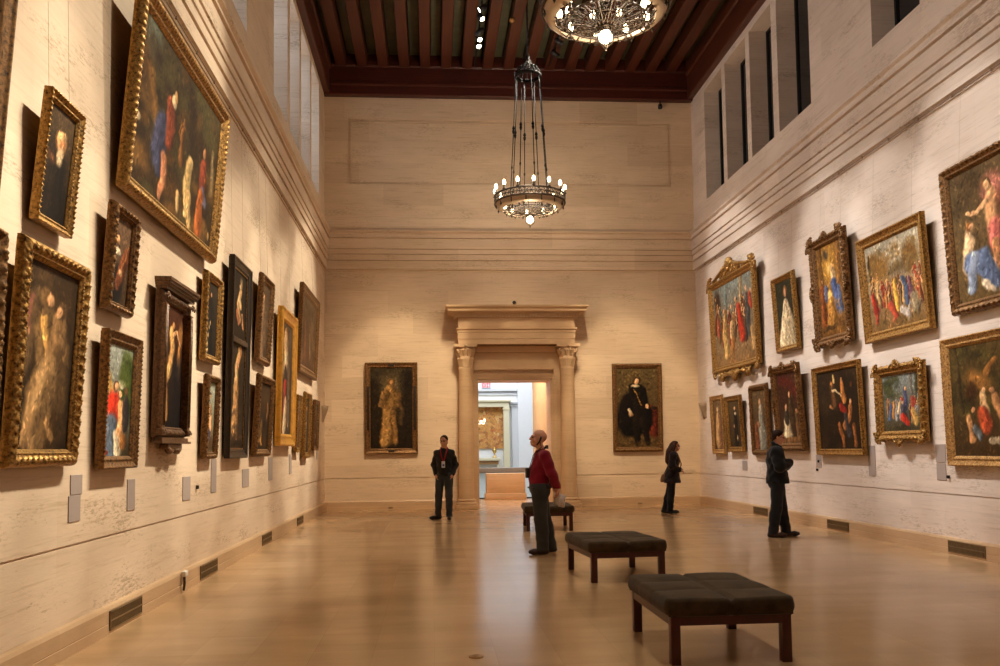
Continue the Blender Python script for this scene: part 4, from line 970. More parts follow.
# ------------------------------------------------------------------ pictures: carved frames, painted canvases
def vnoise(H, W, fx, fy, seed):
    g = np.random.RandomState(seed).rand(int(fy)+3, int(fx)+3)
    y = np.linspace(0, fy, H)[:, None]; x = np.linspace(0, fx, W)[None, :]
    yi = y.astype(int); xi = x.astype(int); fy_ = y-yi; fx_ = x-xi; fy_ = fy_*fy_*(3-2*fy_); fx_ = fx_*fx_*(3-2*fx_)
    return (g[yi, xi]*(1-fx_)+g[yi, xi+1]*fx_)*(1-fy_)+(g[yi+1, xi]*(1-fx_)+g[yi+1, xi+1]*fx_)*fy_
class Paint:
    """loose brushwork on a fine mesh; u to the right, v downwards, both 0..1"""
    def __init__(s, w, h, seed, dens=70, wide=1.3):
        s.asp = w/h/wide; dens *= 1.25; s.W = int(np.clip(w*dens, 30, 240)); s.H = int(np.clip(h*dens, 30, 200)); s.seed = seed
        v, u = np.mgrid[0:s.H, 0:s.W]; u = u/(s.W-1); v = v/(s.H-1)
        nx = vnoise(s.H, s.W, 9*s.asp+2, 9, seed)-.5; ny = vnoise(s.H, s.W, 9*s.asp+2, 9, seed+1)-.5
        n2 = vnoise(s.H, s.W, 26*s.asp+2, 26, seed+2)-.5
        s.X = (u*s.asp)+.035*nx+.014*n2; s.Y = v+.035*ny-.014*n2; s.u = u; s.v = v; s.nx = nx; s.n2 = n2
        s.a = np.zeros((s.H, s.W, 3)); s.r = random.Random(seed)
    def c(s, c): return np.array(c, float)/255
    def bg(s, top, bot, p=1.):
        t = np.clip(s.Y, 0, 1)[..., None]**p; s.a = s.c(top)*(1-t)+s.c(bot)*t; return s
    def put(s, m, col, sh=None):
        m = np.clip(m, 0, 1)[..., None]; c = s.c(col)
        if sh is not None:
            a = s.r.uniform(0, 6.3); f = s.r.uniform(38, 70); g = np.sin((s.X*math.cos(a*.15-.4)+s.Y*math.sin(a*.15-.4))*f+a+5*s.nx)*.5+.5
            k = (1.08-.42*np.clip(sh, -1, 1)-.22*g+.10*s.n2)[..., None]; c = c*np.clip(k, .35, 1.35)
        s.a = s.a*(1-m)+c*m; return s
    def e(s, x, y, rx, ry, col, ang=0, soft=.3, a=1.):
        x *= s.asp; c, n = math.cos(ang), math.sin(ang); X = (s.X-x)*c+(s.Y-y)*n; Y = -(s.X-x)*n+(s.Y-y)*c
        d = np.sqrt((X/rx)**2+(Y/ry)**2); sh = ((s.X-x)*.75+(s.Y-y)*.45)/max(rx, ry)
        return s.put((1-d)/soft*a if a == 1 else np.clip((1-d)/soft, 0, 1)*a, col, sh if soft < .5 else None)
    def st(s, pts, r, col, soft=.35, a=1.):
        r = r if isinstance(r, (list, tuple)) else [r]*len(pts); m = np.zeros(s.X.shape); sh = np.zeros(s.X.shape)
        for (p, q, ra, rb) in zip(pts, pts[1:], r, r[1:]):
            ax, ay, bx, by = p[0]*s.asp, p[1], q[0]*s.asp, q[1]; L = (bx-ax)**2+(by-ay)**2+1e-9
            t = np.clip(((s.X-ax)*(bx-ax)+(s.Y-ay)*(by-ay))/L, 0, 1)
            q_ = ra+(rb-ra)*t; d = np.hypot(s.X-ax-t*(bx-ax), s.Y-ay-t*(by-ay))/q_; mm = np.clip((1-d)/soft, 0, 1)
            sh = np.where(mm >= m, ((s.X-ax-t*(bx-ax))*.85+(s.Y-ay-t*(by-ay))*.3)/q_, sh); m = np.maximum(m, mm)
        return s.put(m*a, col, sh if soft < .6 else None)
    def cloud(s, n, box, cols, r, a=.6, stretch=1.6):
        for i in range(n):
            x = s.r.uniform(box[0], box[2]); y = s.r.uniform(box[1], box[3]); q = s.r.uniform(r*.5, r*1.3)
            s.e(x, y, q*stretch, q, s.r.choice(cols), s.r.uniform(-.5, .5), .7, a)
        return s
    def fig(s, x, foot, h, robe, skin=(206, 160, 118), hair=(60, 40, 26), lean=0, sash=None, arm=True, w=1., shade=True):
        """a robed standing figure"""
        A = s.asp; hx = x+lean*h/A
        s.st([(x, foot-.03*h), (x+lean*.4*h/A, foot-.45*h), (hx, foot-.76*h)], [.15*h*w, .105*h*w, .085*h*w], robe, .4); s.st([(hx-.085*h*w/A, foot-.70*h), (hx, foot-.765*h), (hx+.085*h*w/A, foot-.70*h)], .048*h, robe, .4)
        if shade: s.st([(x+.06*h*w/A, foot-.02*h), (hx+.05*h*w/A, foot-.7*h)], [.045*h*w, .03*h*w], tuple(q*.55 for q in robe), .9, .7); s.st([(x-.06*h*w/A, foot-.05*h), (hx-.03*h*w/A, foot-.7*h)], [.03*h*w, .025*h*w], tuple(min(255, q*1.3+12) for q in robe), .9, .6)
        if sash: s.st([(x-.07*h/A, foot-.30*h), (hx+.05*h/A, foot-.68*h)], [.06*h, .045*h], sash, .5)
        s.e(hx, foot-.885*h, .048*h, .066*h, hair, 0, .3); s.e(hx+.01*h/A, foot-.872*h, .035*h, .048*h, skin, 0, .35)
        if arm:
            k = s.r.choice((-1, 1)); s.st([(hx+k*.09*h/A, foot-.72*h), (hx+k*.17*h/A, foot-.56*h), (hx+k*.08*h/A, foot-.50*h)], [.04*h, .03*h, .022*h], s.r.choice((skin, robe)), .4)
        return s
    def crowd(s, n, box, hs, cols):
        L = sorted([(s.r.uniform(box[1], box[3]), s.r.uniform(box[0], box[2])) for i in range(n)])
        for y, x in L: s.fig(x, y, s.r.uniform(*hs), s.r.choice(cols), lean=s.r.uniform(-.1, .1), w=s.r.uniform(.7, 1.1), sash=s.r.choice((None, None, s.r.choice(cols))))
        return s
    def done(s, dark=1., vig=0.):
        A = s.a                       # broken brushwork: short dabs that pick up and vary the colour below
        for i in range(int(5200*s.asp**.3)//10):
            y, x = s.r.randrange(s.H), s.r.randrange(s.W); L = s.r.uniform(.010, .034)*s.H; B = L*s.r.uniform(.25, .5); t = s.r.uniform(-1.2, 1.2)+PI/2; n = int(L)+2
            y0, y1, x0, x1 = max(0, y-n), min(s.H, y+n+1), max(0, x-n), min(s.W, x+n+1); yy, xx = np.mgrid[y0:y1, x0:x1]
            p = (xx-x)*math.cos(t)+(yy-y)*math.sin(t); q = -(xx-x)*math.sin(t)+(yy-y)*math.cos(t); m = np.clip((1-np.hypot(p/L, q/B))/.6, 0, 1)[..., None]*.75
            A[y0:y1, x0:x1] = A[y0:y1, x0:x1]*(1-m)+np.clip(A[y, x]*s.r.choice((.62, .8, 1.22, 1.45))+s.r.uniform(-.01, .02), 0, 1)*m
        n = vnoise(s.H, s.W, 40*s.asp+2, 40, s.seed+5)*.6+vnoise(s.H, s.W, 90*s.asp+2, 90, s.seed+6)*.4
        s.a = s.a*.84+.16*s.a.mean(-1, keepdims=True); s.a = np.clip(s.a*(.80+.40*n[..., None])*dark*np.array((1.06, .98, .86)), 0, 1); return s.a

def canvas(name, w, h, P, par, loc):
    a = P.a; H, W = P.H, P.W
    c = np.where(a <= .04045, a/12.92, ((a+.055)/1.055)**2.4)
    u = np.linspace(0, w, W); v = np.linspace(h, 0, H)
    V = np.stack([np.broadcast_to(u[None, :], (H, W)), np.zeros((H, W)), np.broadcast_to(v[:, None], (H, W))], -1).reshape(-1, 3)
    i = np.arange(H*W).reshape(H, W); F = np.stack([i[1:, :-1], i[1:, 1:], i[:-1, 1:], i[:-1, :-1]], -1).reshape(-1, 4)
    b = len(V); V = np.concatenate([V, [(0, .02, 0), (w, .02, 0), (w, .02, h), (0, .02, h)]])   # stretcher depth behind
    F = F.tolist()+[[b, b+3, b+2, b+1], [i[-1, 0], b, b+1, i[-1, -1]], [i[0, -1], b+2, b+3, i[0, 0]], [i[0, 0], b+3, b, i[-1, 0]], [i[-1, -1], b+1, b+2, i[0, -1]]]
    me = bpy.data.meshes.new(name); me.from_pydata(V.tolist(), [], F); me.update()
    at = me.color_attributes.new('paint', 'FLOAT_COLOR', 'POINT')
    q = np.ones((len(V), 4), np.float32); q[:H*W, :3] = c.reshape(-1, 3); q[H*W:, :3] = .1; at.data.foreach_set('color', q.ravel())
    me.materials.append(M['paint']); o = bpy.data.objects.new(name, me); COL.objects.link(o); o.parent = par; o.location = loc; return o
t = NT('oil_paint'); at = t.n('ShaderNodeAttribute', attribute_name='paint'); t.set(Base_Color=at.outputs['Color'], Roughness=.6, Specular_IOR_Level=.10)
nz = t.noise(t.mapping(t.obj(), (1, 1, 1)), 130, 3); t.bump(nz.outputs['Fac'], .08, .002); M['paint'] = t.m

M['gilt'] = gold('gilded_wood', rgb(190, 144, 76), rgb(66, 43, 22)); M['gilt_dark'] = gold('dull_gilded_wood', rgb(146, 104, 58), rgb(46, 30, 17), .45, .6)
M['gilt_bright'] = gold('bright_gilded_wood', rgb(238, 180, 80), rgb(184, 126, 50), .36, .7, .4, 9); M['gilt_pale'] = gold('pale_gilded_wood', rgb(212, 168, 104), rgb(112, 76, 42), .42, .65)
M['ebony'] = gold('ebonised_wood', rgb(52, 38, 24), rgb(24, 17, 11), .35, .15); M['walnut'] = gold('carved_walnut', rgb(122, 86, 54), rgb(58, 37, 22), .42, .25)

STY = {  # profile (inset fraction, height fraction), ornament (kind, from, to, amplitude m, period m), wavy outer edge
 'carved': ([(0,0),(0,.30),(.03,.36),(.05,.55),(.09,.62),(.13,.70),(.20,.84),(.28,.94),(.36,1.),(.44,.98),(.52,.92),(.60,.80),(.68,.68),(.72,.66),(.76,.72),(.80,.72),(.84,.60),(.90,.50),(.95,.46),(1,.30)],
            [('scroll',.16,.66,.009,.085),('bead',.72,.84,.006,.032),('leaf',.02,.16,.005,.05)], 0),
 'leafy': ([(0,0),(0,.42),(.04,.50),(.08,.72),(.14,.85),(.22,.97),(.30,1.),(.40,.96),(.50,.84),(.58,.70),(.64,.60),(.70,.58),(.75,.64),(.80,.62),(.86,.48),(.92,.42),(1,.28)],
           [('leaf',.08,.56,.012,.07),('bead',.70,.84,.006,.03)], .003),
 'rococo': ([(0,0),(0,.35),(.04,.50),(.10,.74),(.17,.90),(.25,1.),(.33,.98),(.42,.88),(.50,.74),(.58,.64),(.66,.62),(.72,.70),(.78,.68),(.84,.54),(.92,.46),(1,.30)],
            [('scroll',.04,.46,.015,.11),('leaf',.48,.66,.006,.06),('bead',.68,.82,.006,.034)], .012),
 'bead': ([(0,0),(0,.80),(.04,.90),(.12,.94),(.18,.88),(.24,.80),(.34,.72),(.46,.62),(.56,.55),(.62,.56),(.68,.62),(.74,.62),(.80,.52),(.90,.44),(1,.30)],
          [('bead',.02,.20,.008,.04),('bead',.60,.78,.006,.03),('scroll',.26,.56,.004,.08)], 0),
 'plain': ([(0,0),(0,.86),(.05,.95),(.14,1.),(.22,.94),(.26,.84),(.40,.74),(.56,.62),(.70,.55),(.74,.60),(.82,.60),(.86,.50),(.94,.44),(1,.30)], [('rope',.74,.86,.005,.03)], 0),
 'cushion': ([(0,0),(0,.40),(.04,.46),(.06,.40),(.10,.52),(.20,.76),(.32,.94),(.46,1.),(.60,.93),(.70,.78),(.76,.62),(.80,.60),(.84,.66),(.89,.62),(.94,.46),(1,.30)], [('rope',.82,.92,.006,.028),('scroll',.14,.74,.007,.16)], 0)}
def frame_mb(w, h, fw, t, style, k=1., dens=.016):
    prof, orn, edge = STY[style]; m = MB()
    cs = [Vector((0, 0)), Vector((w, 0)), Vector((w, h)), Vector((0, h))]
    for q in range(4):
        A, B = cs[q], cs[(q+1) % 4]; L = (B-A).length; d = (B-A)/L; n = Vector((-d.y, d.x)); N = max(10, int(L/dens)); off = len(m.v)
        for (u, v) in prof:
            U = u*fw; a = A+d*U+n*U; b = B-d*U+n*U
            for i in range(N+1):
                p = i/N; s = (p-.5)*L; fade = min(1, min(p, 1-p)*L/(.6*fw+.01)); hv = v*t; du = 0
                for (kind, u0, u1, amp, per) in orn:
                    if u0 <= u <= u1:
                        z = (u-u0)/(u1-u0); win = math.sin(PI*min(1, max(0, z)))
                        per = L/max(1, round(L/per))
                        if kind == 'bead': g = max(0., math.cos(2*PI*s/per))*win*2-.6*win
                        elif kind == 'leaf': g = (abs(math.cos(PI*s/per+1.1*z))**.7-.5)*win*1.5
                        elif kind == 'rope': g = math.cos(2*PI*s/per+3*z)*win
                        else: g = (1.1*math.cos(2*PI*s/per)*math.cos(2.6*PI*z)+.6*math.cos(4*PI*s/per+.8)*math.sin(3.4*PI*z)+.35*math.cos(6*PI*s/per)*math.cos(5*PI*z))*min(1, 3*win)
                        hv += amp*k*g*fade
                if edge and u < .16 and v > .2:
                    per = L/max(1, round(L/.16)); du = -edge*(.5+.6*math.cos(2*PI*s/per)+.35*math.cos(6*PI*s/per))*fade*(1-u/.16)
                pt = a.lerp(b, p)+n*du
                m.v.append((pt.x, -hv, pt.y))
        W = N+1
        for j in range(len(prof)-1):
            for i in range(N): m.f.append((off+j*W+i, off+j*W+i+1, off+(j+1)*W+i+1, off+(j+1)*W+i)); m.sm.append(True)
    return m
def cartouche(m, x, z, r, y, n=5, up=1, ang=0):
    """shell with two scrolls, for corners and crests"""
    R = Matrix.Rotation(ang, 2)
    P = lambda a, b, c=0: (x+(R@Vector((a, b)))[0], y+c, z+(R@Vector((a, b)))[1])
    for i in range(n):
        a = (i/(n-1)-.5)*1.9; m.tube([P(0, 0), P(math.sin(a)*r*.6, math.cos(a)*r*.6*up, -.012), P(math.sin(a)*r, math.cos(a)*r*up, 0)], [r*.10, r*.17, r*.10], 6)
    for s in (-1, 1):
        sp = []
        for i in range(16):
            q = i/15; th = q*3.2*PI; rr = r*.42*(1-.8*q); sp.append(P(s*(r*.75+rr*math.cos(th)), rr*math.sin(th)*up+r*.05, -.01))
        m.tube(sp, [r*.13*(1-.5*i/15) for i in range(16)], 6)
    m.ball(P(0, r*.1*up, -.01), r*.22, 8)

PICS = []
def picture(wall, a, b, zb, h, th, fw, t, style, mat, label, paint, db=.03, k=1., wires=False, dens=.016, seed=0, name='framed_painting', fade=1., pd=70):
    """a picture leaning out from the wall by th degrees, hung between a and b along the wall, foot at height zb"""
    w = abs(b-a); T = math.radians(th); fw *= .87
    if wall == 'L': loc, rz = (XL+db, min(a, b), zb), PI/2
    elif wall == 'R': loc, rz = (XR-db, max(a, b), zb), -PI/2
    else: loc, rz = (min(a, b), D-db, zb), 0
    r = empty(name, loc, (T, 0, rz), label, 'painting')
    m = frame_mb(w, h, fw, t, style, k, dens)
    m.box(.02, w-.02, -.004, .012, .02, h-.02)
    fo = m.build('frame', M[mat], r, fix=False)
    cw, chh = w-2*fw+.012, h-2*fw+.012
    P = Paint(cw, chh, seed or len(PICS)*17+3, pd, {'B': 1., 'L': 1.32, 'R': 1.08}[wall]); paint(P); P.done(fade)
    canvas('canvas', cw, chh, P, r, (fw-.006, -t*.30+.004, fw-.006))
    if wires:
        Mi = (Matrix.Translation(loc) @ Matrix.Rotation(rz, 4, 'Z') @ Matrix.Rotation(T, 4, 'X')).inverted()
        for q in (.2, .8):
            wp = Matrix.Translation(loc) @ Matrix.Rotation(rz, 4, 'Z') @ Matrix.Rotation(T, 4, 'X') @ Vector((w*q, .012, h-.06))
            top = Vector((XL+.045 if wall == 'L' else XR-.045, wp.y, 6.31))
            MB().tube([Mi@wp, Mi@top], .0012, 5).build('hanging_wire', M['wire'], r)
    PICS.append((wall, min(a, b), max(a, b), zb, h, T, r, fw, t)); return r

SK = (222, 176, 132); SK2 = (196, 140, 96)
# ---------------- left wall
def p_dark(P): P.bg((52, 40, 26), (30, 22, 14)).cloud(20, (0, 0, 1, 1), [(60, 44, 28), (34, 26, 18)], .15)
def p_old(P):
    P.bg((74, 58, 38), (46, 34, 22)).cloud(14, (0, 0, 1, 1), [(82, 64, 42), (48, 36, 23)], .2, .5)
    P.st([(.50, .52), (.48, .74), (.46, 1.)], [.20, .27, .30], (30, 23, 16), .5).e(.54, .30, .10, .13, (96, 70, 46)).e(.57, .30, .078, .105, (204, 146, 98)).e(.58, .235, .06, .05, (230, 180, 128)).e(.56, .42, .062, .11, (190, 172, 144), 0, .5).e(.62, .31, .02, .03, (150, 96, 64), 0, .4).e(.26, .46, .10, .06, (110, 68, 40), .3, .8, .7)
def p_robes(P):
    P.bg((42, 31, 18), (32, 23, 13)).cloud(34, (0, 0, 1, 1), [(66, 48, 28), (32, 23, 13), (82, 60, 36)], .13, .6)
    P.st([(.20, .16), (.12, .34), (.10, .56)], [.05, .10, .07], (88, 68, 46), .7).st([(.16, .20), (.08, .36)], [.03, .05], (128, 78, 66), .8)
    P.st([(.44, .24), (.38, .38), (.42, .50)], [.06, .09, .08], (104, 80, 50)).st([(.36, .30), (.42, .42), (.52, .54)], [.03, .026, .024], (196, 150, 80))
    P.st([(.66, .26), (.68, .44), (.60, .64)], [.07, .12, .13], (128, 98, 64)).st([(.72, .5), (.80, .74)], [.10, .09], (84, 64, 40), .6)
    P.st([(.52, .58), (.42, .70), (.34, .80), (.34, .92)], [.11, .14, .14, .12], (146, 116, 78)).st([(.44, .60), (.26, .80), (.22, .92)], [.05, .07, .06], (178, 144, 100), .6).st([(.54, .66), (.46, .92)], [.05, .07], (112, 88, 58), .6).st([(.30, .84), (.18, .95)], [.07, .05], (160, 126, 86))
    P.st([(.56, .86), (.66, .93)], [.035, .03], (150, 116, 76)).e(.40, .18, .075, .065, (96, 72, 44)).e(.45, .185, .04, .046, (204, 152, 110)).e(.70, .215, .06, .055, (84, 62, 40)).e(.64, .22, .034, .042, (198, 150, 110))
def p_ruff(P):
    P.bg((108, 82, 62), (66, 50, 36)).e(.32, .82, .20, .34, (30, 26, 24), .2).st([(.86, .40), (.66, .56), (.46, .78)], [.10, .10, .07], (112, 60, 36)).st([(.92, .3), (.62, .62)], [.02, .018], (150, 92, 50))
    P.e(.30, .27, .075, .10, (44, 32, 24)).e(.34, .285, .05, .075, (206, 152, 108)).e(.33, .33, .05, .045, (66, 46, 32)).e(.36, .39, .085, .045, (212, 200, 182), .3).e(.58, .62, .04, .05, SK).e(.08, .83, .04, .09, (120, 140, 70))
def p_redfamily(P):
    P.bg((150, 168, 176), (52, 44, 28)).e(.86, .34, .22, .38, (54, 70, 26), 0, .4).st([(.05, .28), (.2, .40)], .06, (190, 150, 80)).e(.6, .34, .1, .05, (176, 180, 160)).cloud(14, (.6, .05, 1, .5), [(44, 60, 22), (74, 92, 36)], .08)
    P.e(.30, .56, .16, .17, (196, 44, 24)).st([(.25, .72), (.12, .90), (.3, .95)], [.13, .12, .10], (84, 104, 138)).st([(.5, .82), (.54, .95)], [.08, .08], (196, 188, 172)).st([(.62, .55), (.60, .78)], [.075, .06], (214, 160, 112))
    P.e(.40, .37, .05, .055, (70, 40, 24)).e(.41, .375, .036, .045, SK).e(.56, .44, .035, .04, SK).st([(.80, .50), (.78, .72)], [.07, .07], (46, 40, 44)).e(.78, .40, .04, .05, (110, 74, 46)).e(.74, .86, .07, .09, (120, 78, 38)).e(.1, .96, .05, .03, (170, 40, 24))
def p_pastoral(P):
    P.bg((70, 60, 36), (58, 42, 22)).e(.12, .10, .14, .14, (112, 132, 128), .5, .6).cloud(70, (0, .05, 1, 1), [(56, 38, 18), (96, 66, 28), (42, 30, 16), (122, 88, 42), (78, 74, 40)], .10, .7)
    P.st([(.12, .30), (.20, .55)], [.07, .05], (128, 92, 44), .8).st([(.58, .12), (.66, .5)], [.10, .12], (52, 38, 20), .7)
    P.st([(.28, .52), (.26, .68), (.28, .82)], [.12, .14, .05], (58, 64, 104)).st([(.34, .36), (.36, .56)], [.07, .075], (142, 66, 42)).st([(.33, .70), (.34, .86), (.30, .96)], [.055, .05, .035], (198, 132, 96)).e(.37, .30, .045, .055, (222, 202, 170)).e(.39, .245, .033, .045, (214, 168, 110))
    P.fig(.50, .62, .34, (128, 84, 40), SK2).st([(.62, .60), (.60, .72), (.62, .92)], [.06, .075, .03], (204, 178, 120)).e(.63, .55, .055, .05, (216, 190, 134)).st([(.50, .86), (.52, .94)], [.04, .03], (190, 160, 108)).st([(.63, .78), (.68, .97)], [.05, .04], (196, 166, 112))
    P.st([(.80, .46), (.80, .62)], [.06, .07], (142, 62, 40)).st([(.82, .66), (.88, .72)], [.05, .04], (92, 92, 130)).st([(.80, .70), (.80, .97)], [.06, .085], (172, 92, 40)).e(.80, .37, .035, .045, SK2).st([(.93, .30), (.94, .6)], [.04, .05], (136, 120, 86), .8).e(.05, .62, .03, .03, (196, 184, 160)); P.e(.96, .93, .02, .04, (188, 150, 84))
def p_nude(P):
    P.bg((84, 46, 26), (22, 18, 18)).e(.2, .18, .07, .12, (150, 60, 40), 0, .6).e(.86, .22, .07, .14, (160, 110, 60), 0, .6).st([(.08, .3), (.14, .6)], [.05, .05], (126, 40, 28)).st([(.82, .34), (.80, .56)], [.045, .04], (176, 120, 60)).e(.26, .34, .04, .06, (60, 70, 40))
    P.st([(.48, .20), (.50, .38), (.42, .52), (.34, .58)], [.045, .06, .062, .05], (216, 168, 104)).st([(.44, .54), (.20, .66), (.12, .70)], [.06, .05, .03], (222, 176, 112)).st([(.30, .62), (.34, .78), (.36, .92)], [.045, .035, .022], (198, 148, 90)).st([(.16, .68), (.22, .84), (.24, .94)], [.04, .03, .02], (190, 140, 84))
    P.st([(.56, .24), (.72, .20), (.88, .30)], [.025, .022, .015], SK).e(.55, .15, .035, .04, (192, 140, 84)).st([(.74, .5), (.7, .9)], [.14, .12], (26, 26, 32), .8, .9)
def p_blackman(P):
    P.bg((44, 34, 24), (28, 22, 16)).fig(.44, 1.0, .94, (22, 18, 14), (206, 150, 100), (30, 20, 14)); 
    for (x, y) in ((.40, .62), (.32, .74), (.3, .94), (.5, .55), (.28, .86)): P.e(x, y, .028, .035, (176, 150, 108))
def p_seatedblue(P):
    P.bg((146, 166, 168), (96, 84, 60)).st([(.40, .50), (.36, .72), (.22, .86)], [.11, .12, .04], (150, 44, 40)).st([(.48, .38), (.54, .62)], [.07, .08], (190, 140, 96)).st([(.2, .62), (.14, .86)], [.03, .03], SK2).e(.46, .20, .04, .05, SK).e(.46, .17, .045, .03, (80, 56, 34)).st([(.62, .52), (.64, .66)], [.05, .06], (206, 160, 120)).st([(.3, .88), (.9, .88)], .1, (84, 64, 44)).e(.45, .75, .05, .09, (60, 70, 110))
def p_tall_top(P):
    P.bg((36, 28, 20), (46, 36, 24)).e(.62, .16, .08, .12, (150, 130, 96), 0, .8).st([(.60, .28), (.42, .48), (.56, .70)], [.07, .08, .07], (196, 160, 112)).st([(.5, .42), (.62, .5)], [.07, .06], (222, 190, 140)).st([(.38, .60), (.52, .74)], [.06, .05], (176, 110, 70)).e(.55, .22, .05, .05, SK).st([(.72, .62), (.80, .78)], [.04, .03], SK2)
def p_tall_bot(P):
    P.bg((52, 42, 28), (38, 28, 18)).st([(.62, .04), (.48, .22), (.44, .42)], [.025, .035, .04], (206, 170, 116)).st([(.74, .0), (.62, .16), (.50, .24)], [.02, .02, .025], SK2).st([(.44, .40), (.36, .62), (.28, .86)], [.05, .045, .03], (190, 150, 100)).st([(.5, .4), (.54, .66), (.5, .9)], [.045, .04, .025], (164, 124, 80)).e(.5, .2, .03, .03, SK).cloud(14, (.2, .6, .9, 1), [(70, 52, 34), (96, 70, 44), (60, 46, 40)], .05)
def p_palegarment(P):
    P.bg((76, 60, 42), (58, 42, 28)).st([(.40, .30), (.38, .62), (.42, .98)], [.09, .12, .14], (128, 100, 76)).e(.42, .2, .05, .06, (176, 130, 90)).st([(.6, .4), (.66, .8)], [.10, .12], (88, 70, 52), .8).cloud(12, (0, .3, 1, 1), [(120, 92, 64), (70, 54, 38)], .08)
def p_night(P):
    P.bg((54, 38, 20), (40, 28, 14)).st([(.42, .62), (.38, .74), (.44, .84)], [.06, .07, .04], (200, 148, 66)).st([(.2, .80), (.34, .88)], [.04, .03], (168, 112, 52)).st([(.42, .84), (.52, .92)], [.03, .02], (206, 150, 74)).e(.42, .58, .035, .04, (176, 120, 60)).st([(.84, .3), (.86, .4), (.82, .5)], [.04, .05, .03], (158, 112, 60)).cloud(16, (0, 0, 1, 1), [(66, 46, 24), (36, 24, 14)], .14, .5)
def p_goldstand(P):
    P.bg((86, 70, 56), (60, 50, 42)).st([(.40, .14), (.46, .30), (.40, .44)], [.10, .11, .10], (214, 180, 140)).st([(.5, .30), (.44, .40)], [.06, .06], (226, 206, 176)).st([(.44, .46), (.46, .62)], [.085, .08], (54, 48, 50)).st([(.44, .56), (.40, .80)], [.055, .06], (164, 56, 52)).st([(.5, .72), (.44, .95)], [.06, .08], (206, 186, 160)).e(.42, .09, .04, .045, SK).e(.42, .06, .05, .03, (176, 130, 60)).st([(.7, .4), (.72, .9)], [.05, .06], (112, 92, 74), .8)
def p_brownland(P):
    P.bg((92, 72, 50), (70, 48, 30)).cloud(40, (0, 0, 1, 1), [(84, 60, 38), (112, 88, 60), (62, 46, 30), (96, 58, 38)], .12, .5).st([(.3, .4), (.34, .8)], [.08, .1], (112, 70, 44), .8).st([(.6, .5), (.66, .8)], [.05, .08], (124, 96, 66), .8)
def p_smalla(P): P.bg((124, 112, 96), (76, 60, 46)).st([(.5, .3), (.5, .9)], [.16, .2], (128, 88, 62)).e(.5, .18, .05, .06, SK2).cloud(8, (0, .3, 1, 1), [(150, 130, 104), (90, 56, 44)], .08)
def p_smallb(P): P.bg((70, 56, 40), (50, 38, 26)).st([(.5, .3), (.45, .9)], [.14, .2], (92, 74, 54)).e(.52, .2, .045, .055, (190, 146, 104)).e(.5, .5, .05, .08, (160, 140, 112))
def p_smallc(P): P.bg((92, 82, 66), (66, 50, 38)).st([(.45, .35), (.5, .9)], [.14, .18], (70, 50, 44)).e(.46, .22, .045, .055, SK2).st([(.3, .7), (.7, .76)], .06, (140, 110, 80))

picture('L', 4.15, 5.47, 3.12, 2.2, 4, .13, .09, 'plain', 'gilt_dark', 'large painting cut by the upper left edge, only its frame edge showing', p_dark, seed=11, dens=.03)
picture('L', 4.55, 5.52, 1.6, 1.36, 2, .14, .09, 'rococo', 'gilt_dark', 'painting with a carved scroll frame cut by the left edge, lower of the two there', p_dark, seed=12, dens=.02)
picture('L', 6.04, 6.61, 3.18, .95, 5.5, .082, .07, 'bead', 'gilt', 'small dark portrait of a white-bearded old man in a beaded gilt frame, upper left', p_old, wires=True, dens=.009, pd=110)
picture('L', 5.70, 6.76, 1.45, 1.54, 3.3, .145, .08, 'carved', 'gilt', 'large dark painting of robed figures in a wide carved gold frame, far left', p_robes, dens=.009, pd=110)
picture('L', 7.32, 7.93, 2.77, .93, 3.9, .105, .08, 'carved', 'gilt_dark', 'small portrait of a man in a white ruff, under the large pastoral scene', p_ruff, dens=.011, pd=100)
picture('L', 7.26, 8.08, 1.41, 1.18, 2.0, .125, .08, 'bead', 'gilt_dark', 'painting of a red-robed family against green and sky, in a beaded brown frame', p_redfamily, dens=.011, pd=100)
picture('L', 7.59, 10.74, 3.90, 1.90, 5.0, .19, .10, 'leafy', 'gilt', 'largest painting of the left wall, figures with sheep in a leafy gold frame', p_pastoral, db=.05, wires=True, dens=.013)
o6 = picture('L', 8.67, 9.68, 1.70, 1.50, 1.4, .13, .08, 'cushion', 'walnut', 'tall painting of a pale nude in a dark tabernacle frame with a cornice', p_nude, db=.03, pd=90)
m = MB()
for z, o, d in ((1.50, -.0, .10), (1.53, .012, .12), (1.555, .026, .14), (1.58, .035, .155)): m.box(-o, 1.01+o, -d, .01, z, z+.032)
m.build('cornice', M['walnut'], o6)
for s in (.065, 1.01-.065):
    m = MB(); m.box(s-.045, s+.045, -.095, 0, .09, 1.36); cartouche(m, s, 1.42, .06, -.10, 5); m.rbox(s-.055, s+.055, -.105, 0, .02, .09, .006); cartouche(m, s, .045, .04, -.11, 3)
    for kx in (-.02, .02): m.tube([(s+kx, -.098, .12), (s+kx, -.098, 1.34)], .008, 6)
    m.build('pilaster', M['walnut'], o6)
m = MB(); m.box(.05, .96, -.09, 0, -.035, .0).box(.0, 1.01, -.11, 0, -.06, -.035).rbox(.25, .76, -.09, 0, -.12, -.06, .015)
for s in (-1, 1): m.tube([(.505+s*.02, -.06, -.13), (.505+s*.14, -.07, -.14), (.505+s*.20, -.07, -.12), (.505+s*.21, -.07, -.10)], [.03, .035, .03, .02], 8)
m.build('bracket', M['walnut'], o6)
picture('L', 10.39, 11.16, 2.66, 1.10, 2.1, .115, .07, 'leafy', 'gilt', 'narrow portrait of a man in black in a bright leaf-carved frame, left wall', p_blackman, pd=80)
picture('L', 10.46, 11.04, 1.46, 1.04, 2.3, .105, .07, 'carved', 'gilt_dark', 'small painting of a seated red-clad figure against pale blue sky', p_seatedblue, pd=90)
